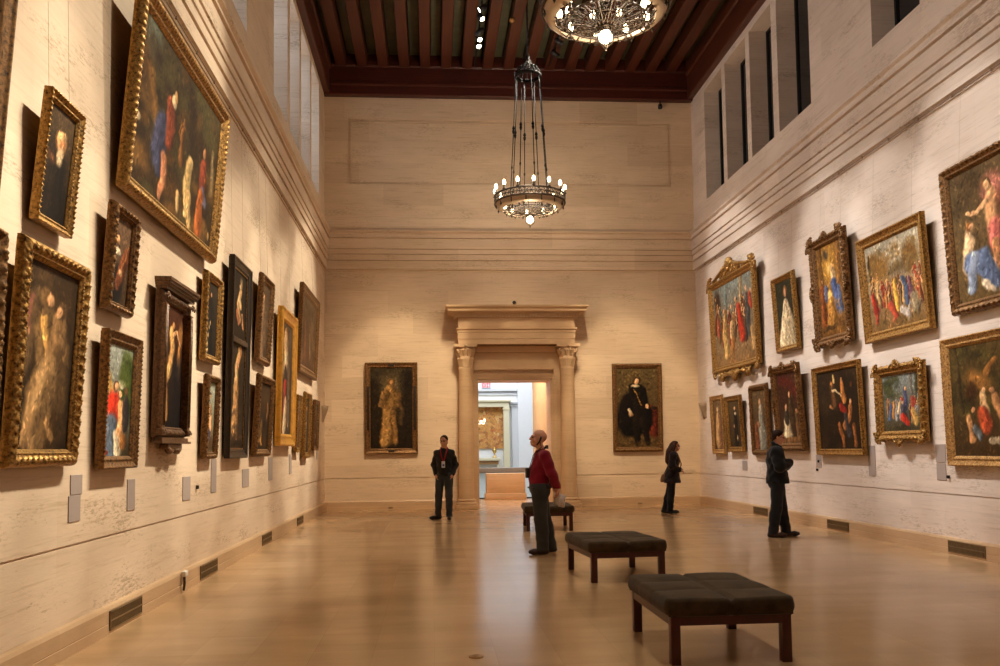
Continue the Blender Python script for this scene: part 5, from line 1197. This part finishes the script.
o9 = picture('L', 11.62, 12.75, 1.46, 2.77, 1.3, .15, .08, 'plain', 'ebony', 'very tall black-framed picture divided by a bar into two panels', p_tall_bot, wires=True, pd=70)
cb = [c for c in o9.children if c.name.startswith('canvas')][0]; cb.scale = (1, 1, .595)
Pt = Paint(.882, .95, 77, 70); p_tall_top(Pt); Pt.done(); canvas('canvas', .882, .99, Pt, o9, (.124, -.02, 1.655))
MB().rbox(.12, 1.01, -.062, -.01, 1.60, 1.68, .008).build('crossbar', M['ebony'], o9)
m = MB()
for (x0, x1, z0, z1) in ((.128, 1.002, .128, .143), (.128, 1.002, 2.627, 2.642), (.128, .143, .143, 2.627), (.987, 1.002, .143, 2.627)): m.box(x0, x1, -.034, -.014, z0, z1)
m.build('gilt_fillet', M['gilt'], o9)
picture('L', 13.52, 14.49, 2.97, 1.42, 3.3, .15, .08, 'leafy', 'gilt_dark', 'brownish painting of a pale draped figure, upper row left of the bright gold tall frame', p_palegarment, wires=True, pd=60)
picture('L', 13.34, 14.55, 1.47, 1.30, 3.7, .14, .08, 'carved', 'gilt_dark', 'dark night-scene painting with a crouching lit figure, lower row of the left wall', p_night, pd=60)
picture('L', 15.31, 16.97, 1.65, 2.51, 1.4, .26, .10, 'plain', 'gilt_bright', 'tall painting of a pale standing figure in a bright smooth gold frame', p_goldstand, wires=True, pd=60)
picture('L', 17.67, 20.23, 3.21, 1.85, 2.6, .21, .09, 'bead', 'gilt_dark', 'wide brown painting highest on the left wall beside the end wall', p_brownland, wires=True, pd=50)
picture('L', 17.34, 17.90, 1.53, 1.17, 2.2, .11, .07, 'bead', 'gilt', 'first of three small paintings in the low row beyond the bright gold frame', p_smalla, dens=.022, pd=45)
picture('L', 18.37, 19.24, 1.40, 1.43, 2.0, .15, .07, 'leafy', 'gilt', 'middle and tallest of three small paintings in the low row near the left corner', p_smallb, dens=.022, pd=45)
picture('L', 19.88, 20.61, 1.57, 1.18, 1.9, .12, .07, 'plain', 'gilt_dark', 'last small painting of the low row beside the left corner', p_smallc, dens=.022, pd=45)

# ---------------- right wall
def p_court(P):
    P.bg((112, 128, 136), (132, 100, 62)).e(.12, .20, .14, .2, (64, 48, 34), 0, .5).st([(.34, .08), (.32, .34)], [.05, .05], (112, 136, 150)).st([(.72, .0), (.70, .3)], [.06, .06], (150, 128, 92)).e(.55, .06, .12, .08, (128, 148, 160), 0, .7)
    P.crowd(20, (.04, .56, .97, .76), (.32, .50), [(92, 60, 40), (128, 92, 56), (60, 44, 36), (150, 110, 66), (108, 44, 34), (76, 86, 92)])
    P.st([(.64, .34), (.66, .52), (.70, .72)], [.06, .08, .09], (176, 48, 30)).st([(.84, .28), (.84, .46), (.86, .68)], [.07, .09, .07], (66, 70, 76)).st([(.90, .26), (.92, .4)], [.05, .05], (158, 62, 38)).st([(.28, .42), (.26, .60), (.30, .86)], [.055, .08, .09], (184, 154, 92)).st([(.10, .42), (.12, .58)], [.05, .06], (164, 80, 60)).st([(.46, .52), (.44, .66)], [.06, .06], (206, 178, 130)).st([(.46, .74), (.42, .94)], [.07, .08], (150, 100, 50))
    for (x, y) in ((.12, .30), (.26, .33), (.46, .30), (.58, .26), (.68, .24), (.82, .18), (.93, .22), (.38, .36)): P.e(x, y, .028, .036, SK)
    P.st([(.92, .66), (.94, .88)], [.05, .06], (176, 144, 96)).cloud(12, (0, .86, 1, 1), [(140, 108, 66), (112, 84, 52)], .06)
def p_whitedress(P):
    P.bg((54, 56, 42), (40, 40, 32)).st([(.55, .52), (.55, .66), (.54, .94)], [.10, .24, .40], (206, 196, 170), .25).st([(.55, .34), (.55, .52)], [.085, .075], (214, 204, 180)).st([(.46, .36), (.30, .56)], [.04, .03], (206, 194, 168)).st([(.64, .36), (.78, .58)], [.04, .03], (206, 194, 168)).e(.55, .17, .085, .10, (150, 108, 64)).e(.54, .19, .05, .065, (228, 186, 148)).st([(.42, .62), (.38, .94)], [.03, .06], (150, 142, 120), .9, .7).st([(.66, .62), (.74, .94)], [.03, .06], (160, 150, 128), .9, .7)
def p_golden(P):
    P.bg((150, 112, 48), (112, 78, 36)).e(.44, .22, .16, .3, (212, 164, 66), 0, .9).st([(.12, 0), (.14, .5)], [.06, .06], (118, 84, 38)).st([(.88, 0), (.86, .46)], [.08, .07], (128, 90, 42)).e(.46, .26, .07, .10, (246, 220, 130), 0, .9).e(.36, .10, .08, .08, (74, 66, 56), 0, .6)
    P.st([(.60, .30), (.66, .46)], [.05, .065], (212, 184, 140)).st([(.62, .44), (.72, .62), (.80, .74)], [.08, .11, .08], (66, 88, 156)).st([(.80, .50), (.84, .74)], [.05, .05], (84, 104, 164)).e(.57, .26, .035, .045, SK).fig(.16, .84, .52, (136, 72, 34), SK2).st([(.30, .48), (.32, .60)], [.05, .06], (72, 84, 128)).e(.42, .56, .06, .08, (236, 190, 110)).st([(.46, .66), (.44, .86)], [.10, .12], (176, 128, 58)).st([(.1, .92), (.9, .9)], [.03, .03], (84, 60, 32)).cloud(14, (0, .6, 1, 1), [(160, 112, 50), (104, 70, 34)], .05)
def p_gathering(P):
    P.bg((168, 172, 168), (128, 96, 56)).e(.56, .16, .22, .16, (206, 202, 186), 0, .8).e(.24, .30, .24, .20, (142, 108, 54), 0, .5).e(.14, .22, .12, .14, (126, 94, 46), 0, .5).e(.82, .28, .2, .22, (118, 88, 46), 0, .5).st([(.06, .12), (.08, .55)], [.025, .03], (72, 54, 30)).st([(.45, .36), (.75, .36)], .06, (120, 104, 76), .6).cloud(40, (0, .1, 1, .48), [(150, 116, 60), (104, 84, 44), (132, 112, 70)], .05, .6)
    P.crowd(40, (.03, .60, .98, .82), (.20, .34), [(146, 82, 48), (176, 128, 70), (150, 52, 38), (104, 76, 52), (196, 160, 104), (92, 62, 46), (120, 100, 70)])
    for (x, y, c) in ((.12, .90, (150, 60, 46)), (.26, .93, (120, 92, 60)), (.44, .92, (170, 84, 58)), (.70, .93, (176, 172, 178)), (.88, .91, (110, 96, 74))): P.fig(x, y, .2, c, lean=.2, w=1.5)
    P.st([(.52, .50), (.50, .62), (.53, .78)], [.045, .05, .05], (216, 176, 72)).st([(.66, .50), (.70, .62), (.70, .76)], [.045, .05, .045], (72, 92, 138)).st([(.77, .52), (.80, .70)], [.04, .05], (122, 84, 112)).st([(.08, .6), (.12, .76)], [.05, .05], (164, 46, 36)).st([(.40, .74), (.48, .86)], [.06, .05], (176, 70, 52)).st([(.60, .82), (.70, .88)], [.05, .05], (190, 190, 200)).st([(.82, .72), (.84, .84)], [.07, .07], (132, 124, 104)).cloud(16, (0, .9, 1, 1), [(122, 96, 54), (92, 76, 44)], .06)
def p_couple(P):
    P.bg((92, 78, 54), (104, 84, 50)).cloud(26, (0, 0, 1, .6), [(78, 62, 40), (112, 92, 62), (66, 54, 34)], .10, .6).e(.62, .22, .16, .16, (190, 120, 112), .3, .6).e(.55, .17, .055, .06, (104, 76, 40))
    P.st([(.60, .26), (.58, .42), (.60, .52)], [.075, .085, .08], (214, 164, 120)).st([(.52, .30), (.38, .34), (.22, .32)], [.03, .025, .02], SK).st([(.62, .52), (.64, .64)], [.10, .09], (198, 104, 104)).st([(.62, .62), (.62, .80)], [.045, .03], SK2).e(.54, .19, .04, .05, SK)
    P.st([(.24, .52), (.20, .64), (.20, .74)], [.055, .07, .08], (226, 196, 160)).e(.26, .44, .04, .05, (150, 96, 50)).e(.30, .45, .03, .04, SK).st([(.24, .72), (.40, .72), (.52, .86)], [.10, .11, .11], (92, 118, 178)).st([(.30, .68), (.2, .90)], [.05, .07], (126, 150, 200)).st([(.42, .9), (.5, .94)], [.05, .04], (200, 192, 180)).st([(.80, .3), (.84, .8)], [.12, .12], (126, 76, 50), .8)
def p_forest(P):
    P.bg((84, 70, 36), (66, 48, 26)).e(.86, .40, .16, .12, (116, 132, 146), 0, .7).cloud(60, (0, 0, 1, .6), [(58, 54, 26), (84, 78, 36), (44, 40, 22), (72, 58, 28)], .08, .6).st([(.06, 0), (.12, .6)], [.03, .03], (66, 54, 30)).e(.30, .33, .24, .12, (150, 104, 48), .25, .6).e(.22, .42, .12, .12, (64, 40, 20), 0, .7).st([(.40, .26), (.5, .16)], [.05, .03], (142, 96, 44))
    P.st([(.34, .46), (.36, .60)], [.05, .065], (206, 170, 126)).st([(.33, .62), (.36, .74)], [.085, .08], (176, 72, 40)).st([(.46, .48), (.50, .60), (.54, .78)], [.045, .055, .03], (176, 128, 84)).e(.36, .42, .03, .035, SK).e(.44, .43, .03, .035, SK2).st([(.18, .66), (.2, .84)], [.045, .04], (184, 134, 88)).st([(.24, .74), (.28, .82)], [.04, .05], (92, 104, 120)).st([(.64, .44), (.68, .56)], [.05, .05], (196, 150, 104)).st([(.72, .52), (.76, .64)], [.05, .05], (160, 110, 72)).st([(.66, .82), (.80, .86)], [.07, .08], (148, 74, 50)).st([(.40, .86), (.5, .86)], .03, (150, 140, 120)).st([(.88, .6), (.9, .8)], [.05, .06], (150, 100, 62)).e(.22, .58, .025, .03, SK2)
def p_candle(P):
    P.bg((44, 34, 24), (34, 26, 18)).cloud(30, (0, 0, 1, 1), [(52, 40, 26), (30, 22, 16), (64, 46, 28)], .12, .5).st([(.42, .06), (.42, .14)], [.02, .035], (226, 196, 128)).st([(.36, .20), (.40, .44)], [.08, .06], (112, 76, 44), .7).e(.36, .18, .03, .035, (196, 136, 74))
    P.st([(.36, .27), (.46, .25), (.60, .34)], [.018, .018, .014], (236, 216, 176)).st([(.62, .18), (.64, .30), (.66, .40)], [.04, .055, .05], (190, 124, 62)).st([(.58, .48), (.66, .52)], [.06, .05], (150, 40, 30)).st([(.78, .48), (.74, .62), (.62, .72)], [.05, .055, .05], (174, 112, 60)).st([(.5, .70), (.56, .86), (.58, .97)], [.045, .05, .03], (150, 92, 46)).st([(.84, .74), (.86, .94)], [.06, .05], (132, 82, 42)).st([(.3, .44), (.36, .48)], [.03, .02], (166, 116, 68)).st([(.66, .58), (.72, .82)], [.05, .06], (60, 58, 66)).e(.62, .14, .03, .035, SK2).e(.84, .20, .03, .05, (92, 54, 30)).e(.80, .42, .03, .035, SK2)
def p_ruins(P):
    P.bg((122, 140, 156), (66, 60, 40)).e(.16, .22, .18, .22, (56, 62, 42), 0, .5).st([(.78, .02), (.80, .34)], [.05, .055], (104, 104, 104)).st([(.94, .0), (.94, .6)], [.07, .08], (62, 64, 52)).cloud(24, (0, 0, .45, .4), [(48, 56, 36), (72, 80, 52)], .07, .6)
    P.crowd(16, (.08, .66, .94, .86), (.26, .42), [(72, 84, 120), (112, 76, 52), (176, 60, 44), (150, 120, 80), (60, 58, 64), (130, 140, 160)])
    P.st([(.62, .28), (.64, .44), (.60, .60)], [.05, .07, .09], (66, 76, 128)).e(.64, .27, .035, .045, SK).st([(.56, .60), (.6, .84)], [.08, .1], (58, 60, 84)).st([(.54, .76), (.66, .86)], [.09, .07], (190, 48, 34)).st([(.80, .44), (.82, .62)], [.05, .06], (168, 64, 50)).st([(.82, .66), (.88, .84)], [.08, .09], (184, 150, 82)).st([(.46, .52), (.42, .66)], [.045, .05], (206, 184, 150)).st([(.22, .56), (.18, .76)], [.055, .06], (66, 90, 140)).st([(.30, .50), (.28, .74)], [.05, .05], (184, 134, 72)).e(.5, .95, .3, .06, (52, 50, 32), 0, .7)
def p_lightfig(P): P.bg((106, 84, 58), (92, 66, 44)).st([(.5, .32), (.48, .52), (.46, .84)], [.09, .13, .17], (186, 150, 100)).e(.52, .20, .055, .065, (206, 164, 120)).st([(.7, .4), (.74, .9)], [.08, .1], (120, 78, 56), .8)
def p_blackfig(P): P.bg((78, 62, 38), (62, 46, 28)).st([(.58, .30), (.56, .54), (.56, .90)], [.12, .15, .13], (32, 26, 22)).e(.56, .17, .05, .065, SK).e(.60, .29, .08, .04, (196, 184, 160)).e(.42, .54, .035, .05, SK).e(.62, .82, .03, .09, (180, 160, 120))
def p_bluedress(P): P.bg((98, 80, 54), (70, 50, 32)).st([(.55, .30), (.54, .46)], [.085, .075], (150, 148, 140)).st([(.54, .46), (.58, .70), (.60, .92)], [.08, .16, .20], (132, 138, 136)).e(.50, .20, .05, .06, (206, 166, 128)).st([(.2, .62), (.24, .95)], [.09, .1], (116, 66, 40)).st([(.3, .56), (.4, .6)], .04, (150, 110, 80))
def p_dwarf(P): P.bg((72, 42, 30), (58, 42, 28)).st([(.2, .1), (.6, .14), (.9, .3)], [.12, .10, .12], (92, 34, 28), .8).st([(.36, .72), (.34, .90)], [.12, .17], (206, 196, 170)).st([(.36, .56), (.36, .70)], [.075, .08], (64, 56, 46)).e(.36, .50, .045, .055, SK).st([(.60, .40), (.62, .66)], [.08, .10], (72, 58, 40)).e(.58, .31, .04, .05, SK).st([(.84, .6), (.84, .9)], [.05, .06], (112, 84, 54)).st([(.1, .96), (.9, .94)], .05, (126, 92, 58)).e(.86, .55, .03, .04, (150, 110, 70))

r1 = picture('R', 17.94, 20.95, 3.34, 2.28, 1.9, .20, .11, 'leafy', 'gilt', 'large crowd scene with red cloak in a gold frame with scrolled crest and pendants', p_court, db=.05, pd=60)
m = MB(); w, h = 3.01, 2.28
m.box(.9, 2.1, -.09, -.02, h-.01, h+.10); cartouche(m, w/2, h+.08, .32, -.07, 7)
for s in (-1, 1):
    cartouche(m, w/2+s*.45, h+.03, .17, -.07, 5); cartouche(m, w/2+s*1.42, h-.03, .20, -.07, 5, 1, -s*.7); cartouche(m, w/2+s*.95, h+.0, .10, -.07, 5)
    m.tube([(w/2+s*.3, -.07, h+.22), (w/2+s*.55, -.07, h+.12), (w/2+s*.8, -.07, h+.10), (w/2+s*1.1, -.06, h+.02), (w/2+s*1.3, -.06, h+.05)], [.05, .06, .04, .05, .03], 8)
m.build('crest', M['gilt'], r1)
m = MB(); cartouche(m, w/2, -.02, .24, -.07, 7, -1); m.tube([(w/2-.7, -.07, -.09), (w/2-.45, -.07, -.05), (w/2-.2, -.07, -.08), (w/2+.2, -.07, -.08), (w/2+.45, -.07, -.05), (w/2+.7, -.07, -.09)], .045, 8); m.build('pendant', M['gilt'], r1)
for s in (-1, 1):
    m = MB(); cartouche(m, w/2+s*.82, -.02, .20, -.07, 5, -1); m.build('pendant', M['gilt'], r1)
    m = MB(); cartouche(m, w/2+s*1.40, .02, .14, -.07, 5, -1, s*.6); m.build('pendant', M['gilt'], r1)

picture('R', 16.00, 17.06, 3.44, 1.55, 3.3, .145, .08, 'leafy', 'gilt', 'portrait of a girl in a wide white gown in a leaf-carved gold frame', p_whitedress, wires=True, pd=70)
r3 = picture('R', 13.88, 15.18, 3.32, 1.98, 2.6, .21, .11, 'rococo', 'gilt_dark', 'golden interior scene with a blue-robed figure in a heavily carved frame', p_golden, db=.04, pd=75, wires=True)
for (x, z, a) in ((.08, .08, 2.4), (1.22, .08, -2.4), (.08, 1.90, .8), (1.22, 1.90, -.8)):
    m = MB(); cartouche(m, x, z, .15, -.10, 5, 1, a); m.build('corner_scroll', M['gilt_dark'], r3)
for (x, z, a) in ((.65, 1.93, 0), (.65, .05, PI), (.05, 1.0, PI/2), (1.25, 1.0, -PI/2)):
    m = MB(); cartouche(m, x, z, .12, -.10, 5, 1, a); m.build('corner_scroll', M['gilt_dark'], r3)

picture('R', 11.57, 13.43, 3.19, 1.70, 3.5, .185, .09, 'plain', 'gilt', 'bright outdoor crowd under trees in a reeded gold frame, upper row right wall', p_gathering, pd=75, wires=True)
picture('R', 9.45, 11.10, 3.28, 2.01, 3.0, .17, .09, 'rococo', 'gilt_dark', 'painting of a half-draped couple in blue and pink cut by the right edge, upper row', p_couple, pd=75, wires=True)
picture('R', 9.15, 11.34, 1.23, 1.75, 1.5, .16, .08, 'bead', 'gilt_pale', 'forest scene with resting figures cut by the right edge, lower row', p_forest, pd=75)
picture('R', 13.63, 15.36, 1.36, 1.61, 2.0, .13, .08, 'plain', 'gilt', 'dark candle-lit scene in a plain gold frame behind the man with crossed arms', p_candle, pd=75)
r8 = picture('R', 11.82, 13.16, 1.58, 1.19, .9, .19, .10, 'rococo', 'gilt', 'small blue-sky scene with red-robed figures in a scalloped carved gold frame', p_ruins, db=.04, pd=85)
for (x, z, a) in ((.07, .07, 2.4), (1.27, .07, -2.4), (.07, 1.12, .8), (1.27, 1.12, -.8), (.67, 1.15, 0), (.67, .03, PI)):
    m = MB(); cartouche(m, x, z, .11, -.09, 5, 1, a); m.build('corner_scroll', M['gilt'], r8)

picture('R', 20.41, 21.28, 1.36, 1.46, 2.0, .13, .07, 'plain', 'gilt_pale', 'small pale full-length figure painting nearest the end wall on the right', p_lightfig, dens=.022, pd=50)
picture('R', 19.12, 20.14, 1.41, 1.33, 3.0, .14, .08, 'plain', 'gilt', 'small portrait of a man in black, second painting from the right corner, lower row', p_blackfig, dens=.022, pd=50)
picture('R', 17.59, 18.60, 1.34, 1.55, 1.9, .14, .08, 'cushion', 'gilt_dark', 'portrait of a standing figure in a grey-blue dress, left of the carved child portrait', p_bluedress, dens=.02, pd=55)
r12 = picture('R', 15.85, 17.12, 1.44, 1.72, 4.2, .18, .10, 'rococo', 'gilt_dark', 'dark interior portrait with a small white-gowned child in a carved scroll frame', p_dwarf, pd=60)
for (x, z, a) in ((.07, 1.64, .8), (1.20, 1.64, -.8), (.63, 1.67, 0), (.05, .9, PI/2)):
    m = MB(); cartouche(m, x, z, .12, -.09, 5, 1, a); m.build('corner_scroll', M['gilt_dark'], r12)


# ---------------- end wall
def p_friar(P):
    P.bg((58, 50, 34), (34, 25, 15)).e(.56, .22, .26, .22, (92, 80, 54), 0, .6).st([(.9, .1), (.9, .95)], [.14, .12], (36, 28, 18), .8).st([(.10, .2), (.1, .9)], [.1, .1], (40, 31, 20), .8).st([(.74, .5), (.74, .7)], [.04, .03], (78, 62, 40), .8)
    P.st([(.48, .28), (.46, .48), (.40, .90)], [.075, .10, .105], (142, 108, 58), .3).st([(.46, .5), (.38, .92)], [.03, .06], (176, 138, 80), .8).st([(.52, .52), (.53, .92)], [.02, .03], (96, 70, 36), .9).st([(.56, .5), (.60, .92)], [.04, .035], (134, 100, 54), .5).st([(.36, .32), (.28, .46), (.46, .50)], [.05, .055, .035], (128, 96, 52)).st([(.62, .32), (.70, .46), (.54, .50)], [.045, .045, .03], (112, 84, 46)).e(.50, .17, .055, .062, (112, 84, 46)).e(.52, .185, .032, .042, (186, 136, 84))
def p_cloak(P):
    P.bg((92, 78, 48), (84, 66, 38)).e(.2, .9, .4, .10, (96, 76, 44), 0, .8).st([(.86, .55), (.90, .80)], [.10, .10], (104, 40, 26)).e(.90, .50, .04, .03, (44, 34, 26))
    P.st([(.48, .28), (.42, .46), (.34, .68)], [.10, .20, .22], (20, 16, 14), .2).st([(.58, .28), (.62, .66)], [.09, .16], (24, 19, 16), .25).st([(.48, .62), (.46, .80), (.50, .94)], [.075, .05, .035], (28, 22, 18)).st([(.62, .66), (.68, .84), (.74, .95)], [.07, .045, .04], (28, 22, 18)).e(.50, .16, .055, .06, (52, 36, 24)).e(.50, .175, .036, .05, SK).e(.48, .235, .06, .02, (206, 194, 170)).st([(.42, .28), (.62, .46)], [.008, .008], (178, 132, 62)).e(.34, .58, .03, .035, SK).st([(.34, .56), (.30, .52)], .015, (206, 194, 170)).e(.76, .48, .025, .03, SK).e(.5, .95, .2, .03, (70, 54, 32), 0, .9)
b1 = picture('B', -1.76, -.38, 1.46, 2.41, .6, .165, .08, 'plain', 'gilt_dark', 'tall dark painting of a brown-robed figure left of the doorway on the end wall', p_friar, pd=75)
for x in (.055, 1.385-.115): MB().rbox(x-.0, x+.06, -.082, -.03, .62, 1.78, .006).build('dark_inlay', M['ebony'], b1)
for z in (.05, 2.41-.10): MB().rbox(.61, .77, -.082, -.03, z, z+.05, .006).build('dark_inlay', M['ebony'], b1)
picture('B', 4.84, 6.205, 1.43, 2.38, .6, .15, .08, 'carved', 'gilt_dark', 'full-length portrait of a man in a black cloak right of the doorway', p_cloak, pd=75)
# ------------------------------------------------------------------ lights: track spots aimed at the pictures, chandelier bulbs, daylight, added fill
def light(kind, name, loc, power, color, target=None, **kw):
    l = bpy.data.lights.new(name, kind); l.energy = power; l.color = color
    for k, v in kw.items(): setattr(l, k, v)
    o = bpy.data.objects.new(name, l); COL.objects.link(o); o.location = loc
    if target is not None: o.rotation_euler = (Vector(target)-Vector(loc)).to_track_quat('-Z', 'Y').to_euler()
    o['kind'] = 'helper'; return o
WARM = (1, .915, .74); WARM2 = (1, .955, .91); WARMB = (1, .82, .57)
def cone(L, targ, half, power, col, blend=.7, r=.05):
    d = (Vector(targ)-Vector(L)).length
    light('SPOT', 'track_spot_and_fill', L, power, col, targ, spot_size=2*math.atan(half/d), spot_blend=blend, shadow_soft_size=r)
KP = 1850; KR = .68
for (wall, a, b, zb, h, T, r, fw, t) in PICS:
    yc = (a+b)/2; w = b-a; zc = zb+h/2
    if wall == 'L': tgt = (XL, yc, zc-.1); L = (3.20, min(21.5, yc+3.2), 11.45); c = WARM
    elif wall == 'R': tgt = (XR, yc, zc-.1); L = (1.21, min(21.5, yc+3.2), 11.45); c = WARM2
    else: tgt = (yc, D, zc-.1); L = (1.21 if yc < 0 else 3.20, D-7, 11.45); c = WARMB
    half = max(1.15, .72*math.hypot(w, h)+.25); cone(L, tgt, half, KP*{'L': 1.3, 'R': KR*1.15, 'B': 1.25}[wall], c, .5)
# added fill floods at ceiling height that wash the walls and floor
for y in (2, 6, 10, 14, 18):
    cone((3.20, y+2, 11.4), (XL, y, 2.6), 3.9, KP*1.35, WARM, .9, .12)
    cone((1.21, y+2, 11.4), (XR, y, 2.6), 3.9, KP*KR*1.25, WARM2, .9, .12)
for x, tx in ((1.2, -1.2), (3.2, 5.6), (2.2, 2.2)): cone((x, D-8, 11.4), (tx, D, 2.6), 3.3, KP*1.1, WARMB, .9, .12)
for y in (4, 9, 14, 18): cone((2.2, y, 11.5), (2.2, y-1, 0), 4.0, KP*.52, WARM, .9, .15)
# the bulbs of the two chandeliers
for y in (19.05, 10.30):
    light('POINT', 'chandelier_glow', (2.27, y, 7.62), 210, (1, .86, .70), shadow_soft_size=.5)
    light('POINT', 'chandelier_globe', (2.27, y, 6.35), 50, (1, .82, .58), shadow_soft_size=.09)
# daylight through the left clerestory and in the hall beyond the doorway
for (a, b) in openL:
    if b > 2: light('AREA', 'window_daylight', (XL-1.25, (a+b)/2, (SILL+HEAD)/2+.2), 40, (.66, .80, 1), (XL, (a+b)/2+.3, SILL+1), shape='RECTANGLE', size=1.3, size_y=2.9)
light('AREA', 'hall_skylight', (2, 32, 7.4), 720, (.92, .96, 1), (2, 34, 0), shape='RECTANGLE', size=7, size_y=5)
light('AREA', 'lobby_fill', (2.1, 25.0, 4.55), 130, (1, .95, .88), (2.1, 25.2, 0), shape='RECTANGLE', size=1.6, size_y=2.4)  # added fill without a fixture, brightens the lobby floor and walls
w = bpy.data.worlds.new('evening_sky'); sc.world = w; w.use_nodes = True
w.node_tree.nodes['Background'].inputs[0].default_value = (.55, .65, .85, 1); w.node_tree.nodes['Background'].inputs[1].default_value = .25

# ------------------------------------------------------------------ camera
yaw, pit, rol = 0.0734642, 0.0576492, -0.0126642
R_ = Vector((math.cos(yaw), -math.sin(yaw), 0)); F_ = Vector((math.sin(yaw), math.cos(yaw), 0)); U_ = Vector((0, 0, 1))
F2 = F_*math.cos(pit)+U_*math.sin(pit); U2 = -F_*math.sin(pit)+U_*math.cos(pit)
R3 = R_*math.cos(rol)+U2*math.sin(rol); U3 = -R_*math.sin(rol)+U2*math.cos(rol)
cd = bpy.data.cameras.new('camera'); co = bpy.data.objects.new('camera', cd); COL.objects.link(co)
mw = Matrix((R3, U3, -F2)).transposed().to_4x4(); mw.translation = (0, 0, 1.53); co.matrix_world = mw
cd.sensor_fit = 'HORIZONTAL'; cd.sensor_width = 36; cd.lens = 850/1000*36; cd.shift_x = 5.488/1000; cd.shift_y = 67.77/1000; cd.clip_start = .05; cd.clip_end = 200
sc.camera = co
vs = sc.view_settings; vs.view_transform = 'Standard'; vs.look = 'None'; vs.gamma = 1; vs.use_curve_mapping = False; vs.exposure = 0.0
sc.cycles.use_denoising = True; sc.cycles.max_bounces = 8; sc.cycles.diffuse_bounces = 5; sc.cycles.caustics_reflective = False; sc.cycles.caustics_refractive = False; sc.cycles.sample_clamp_indirect = 6
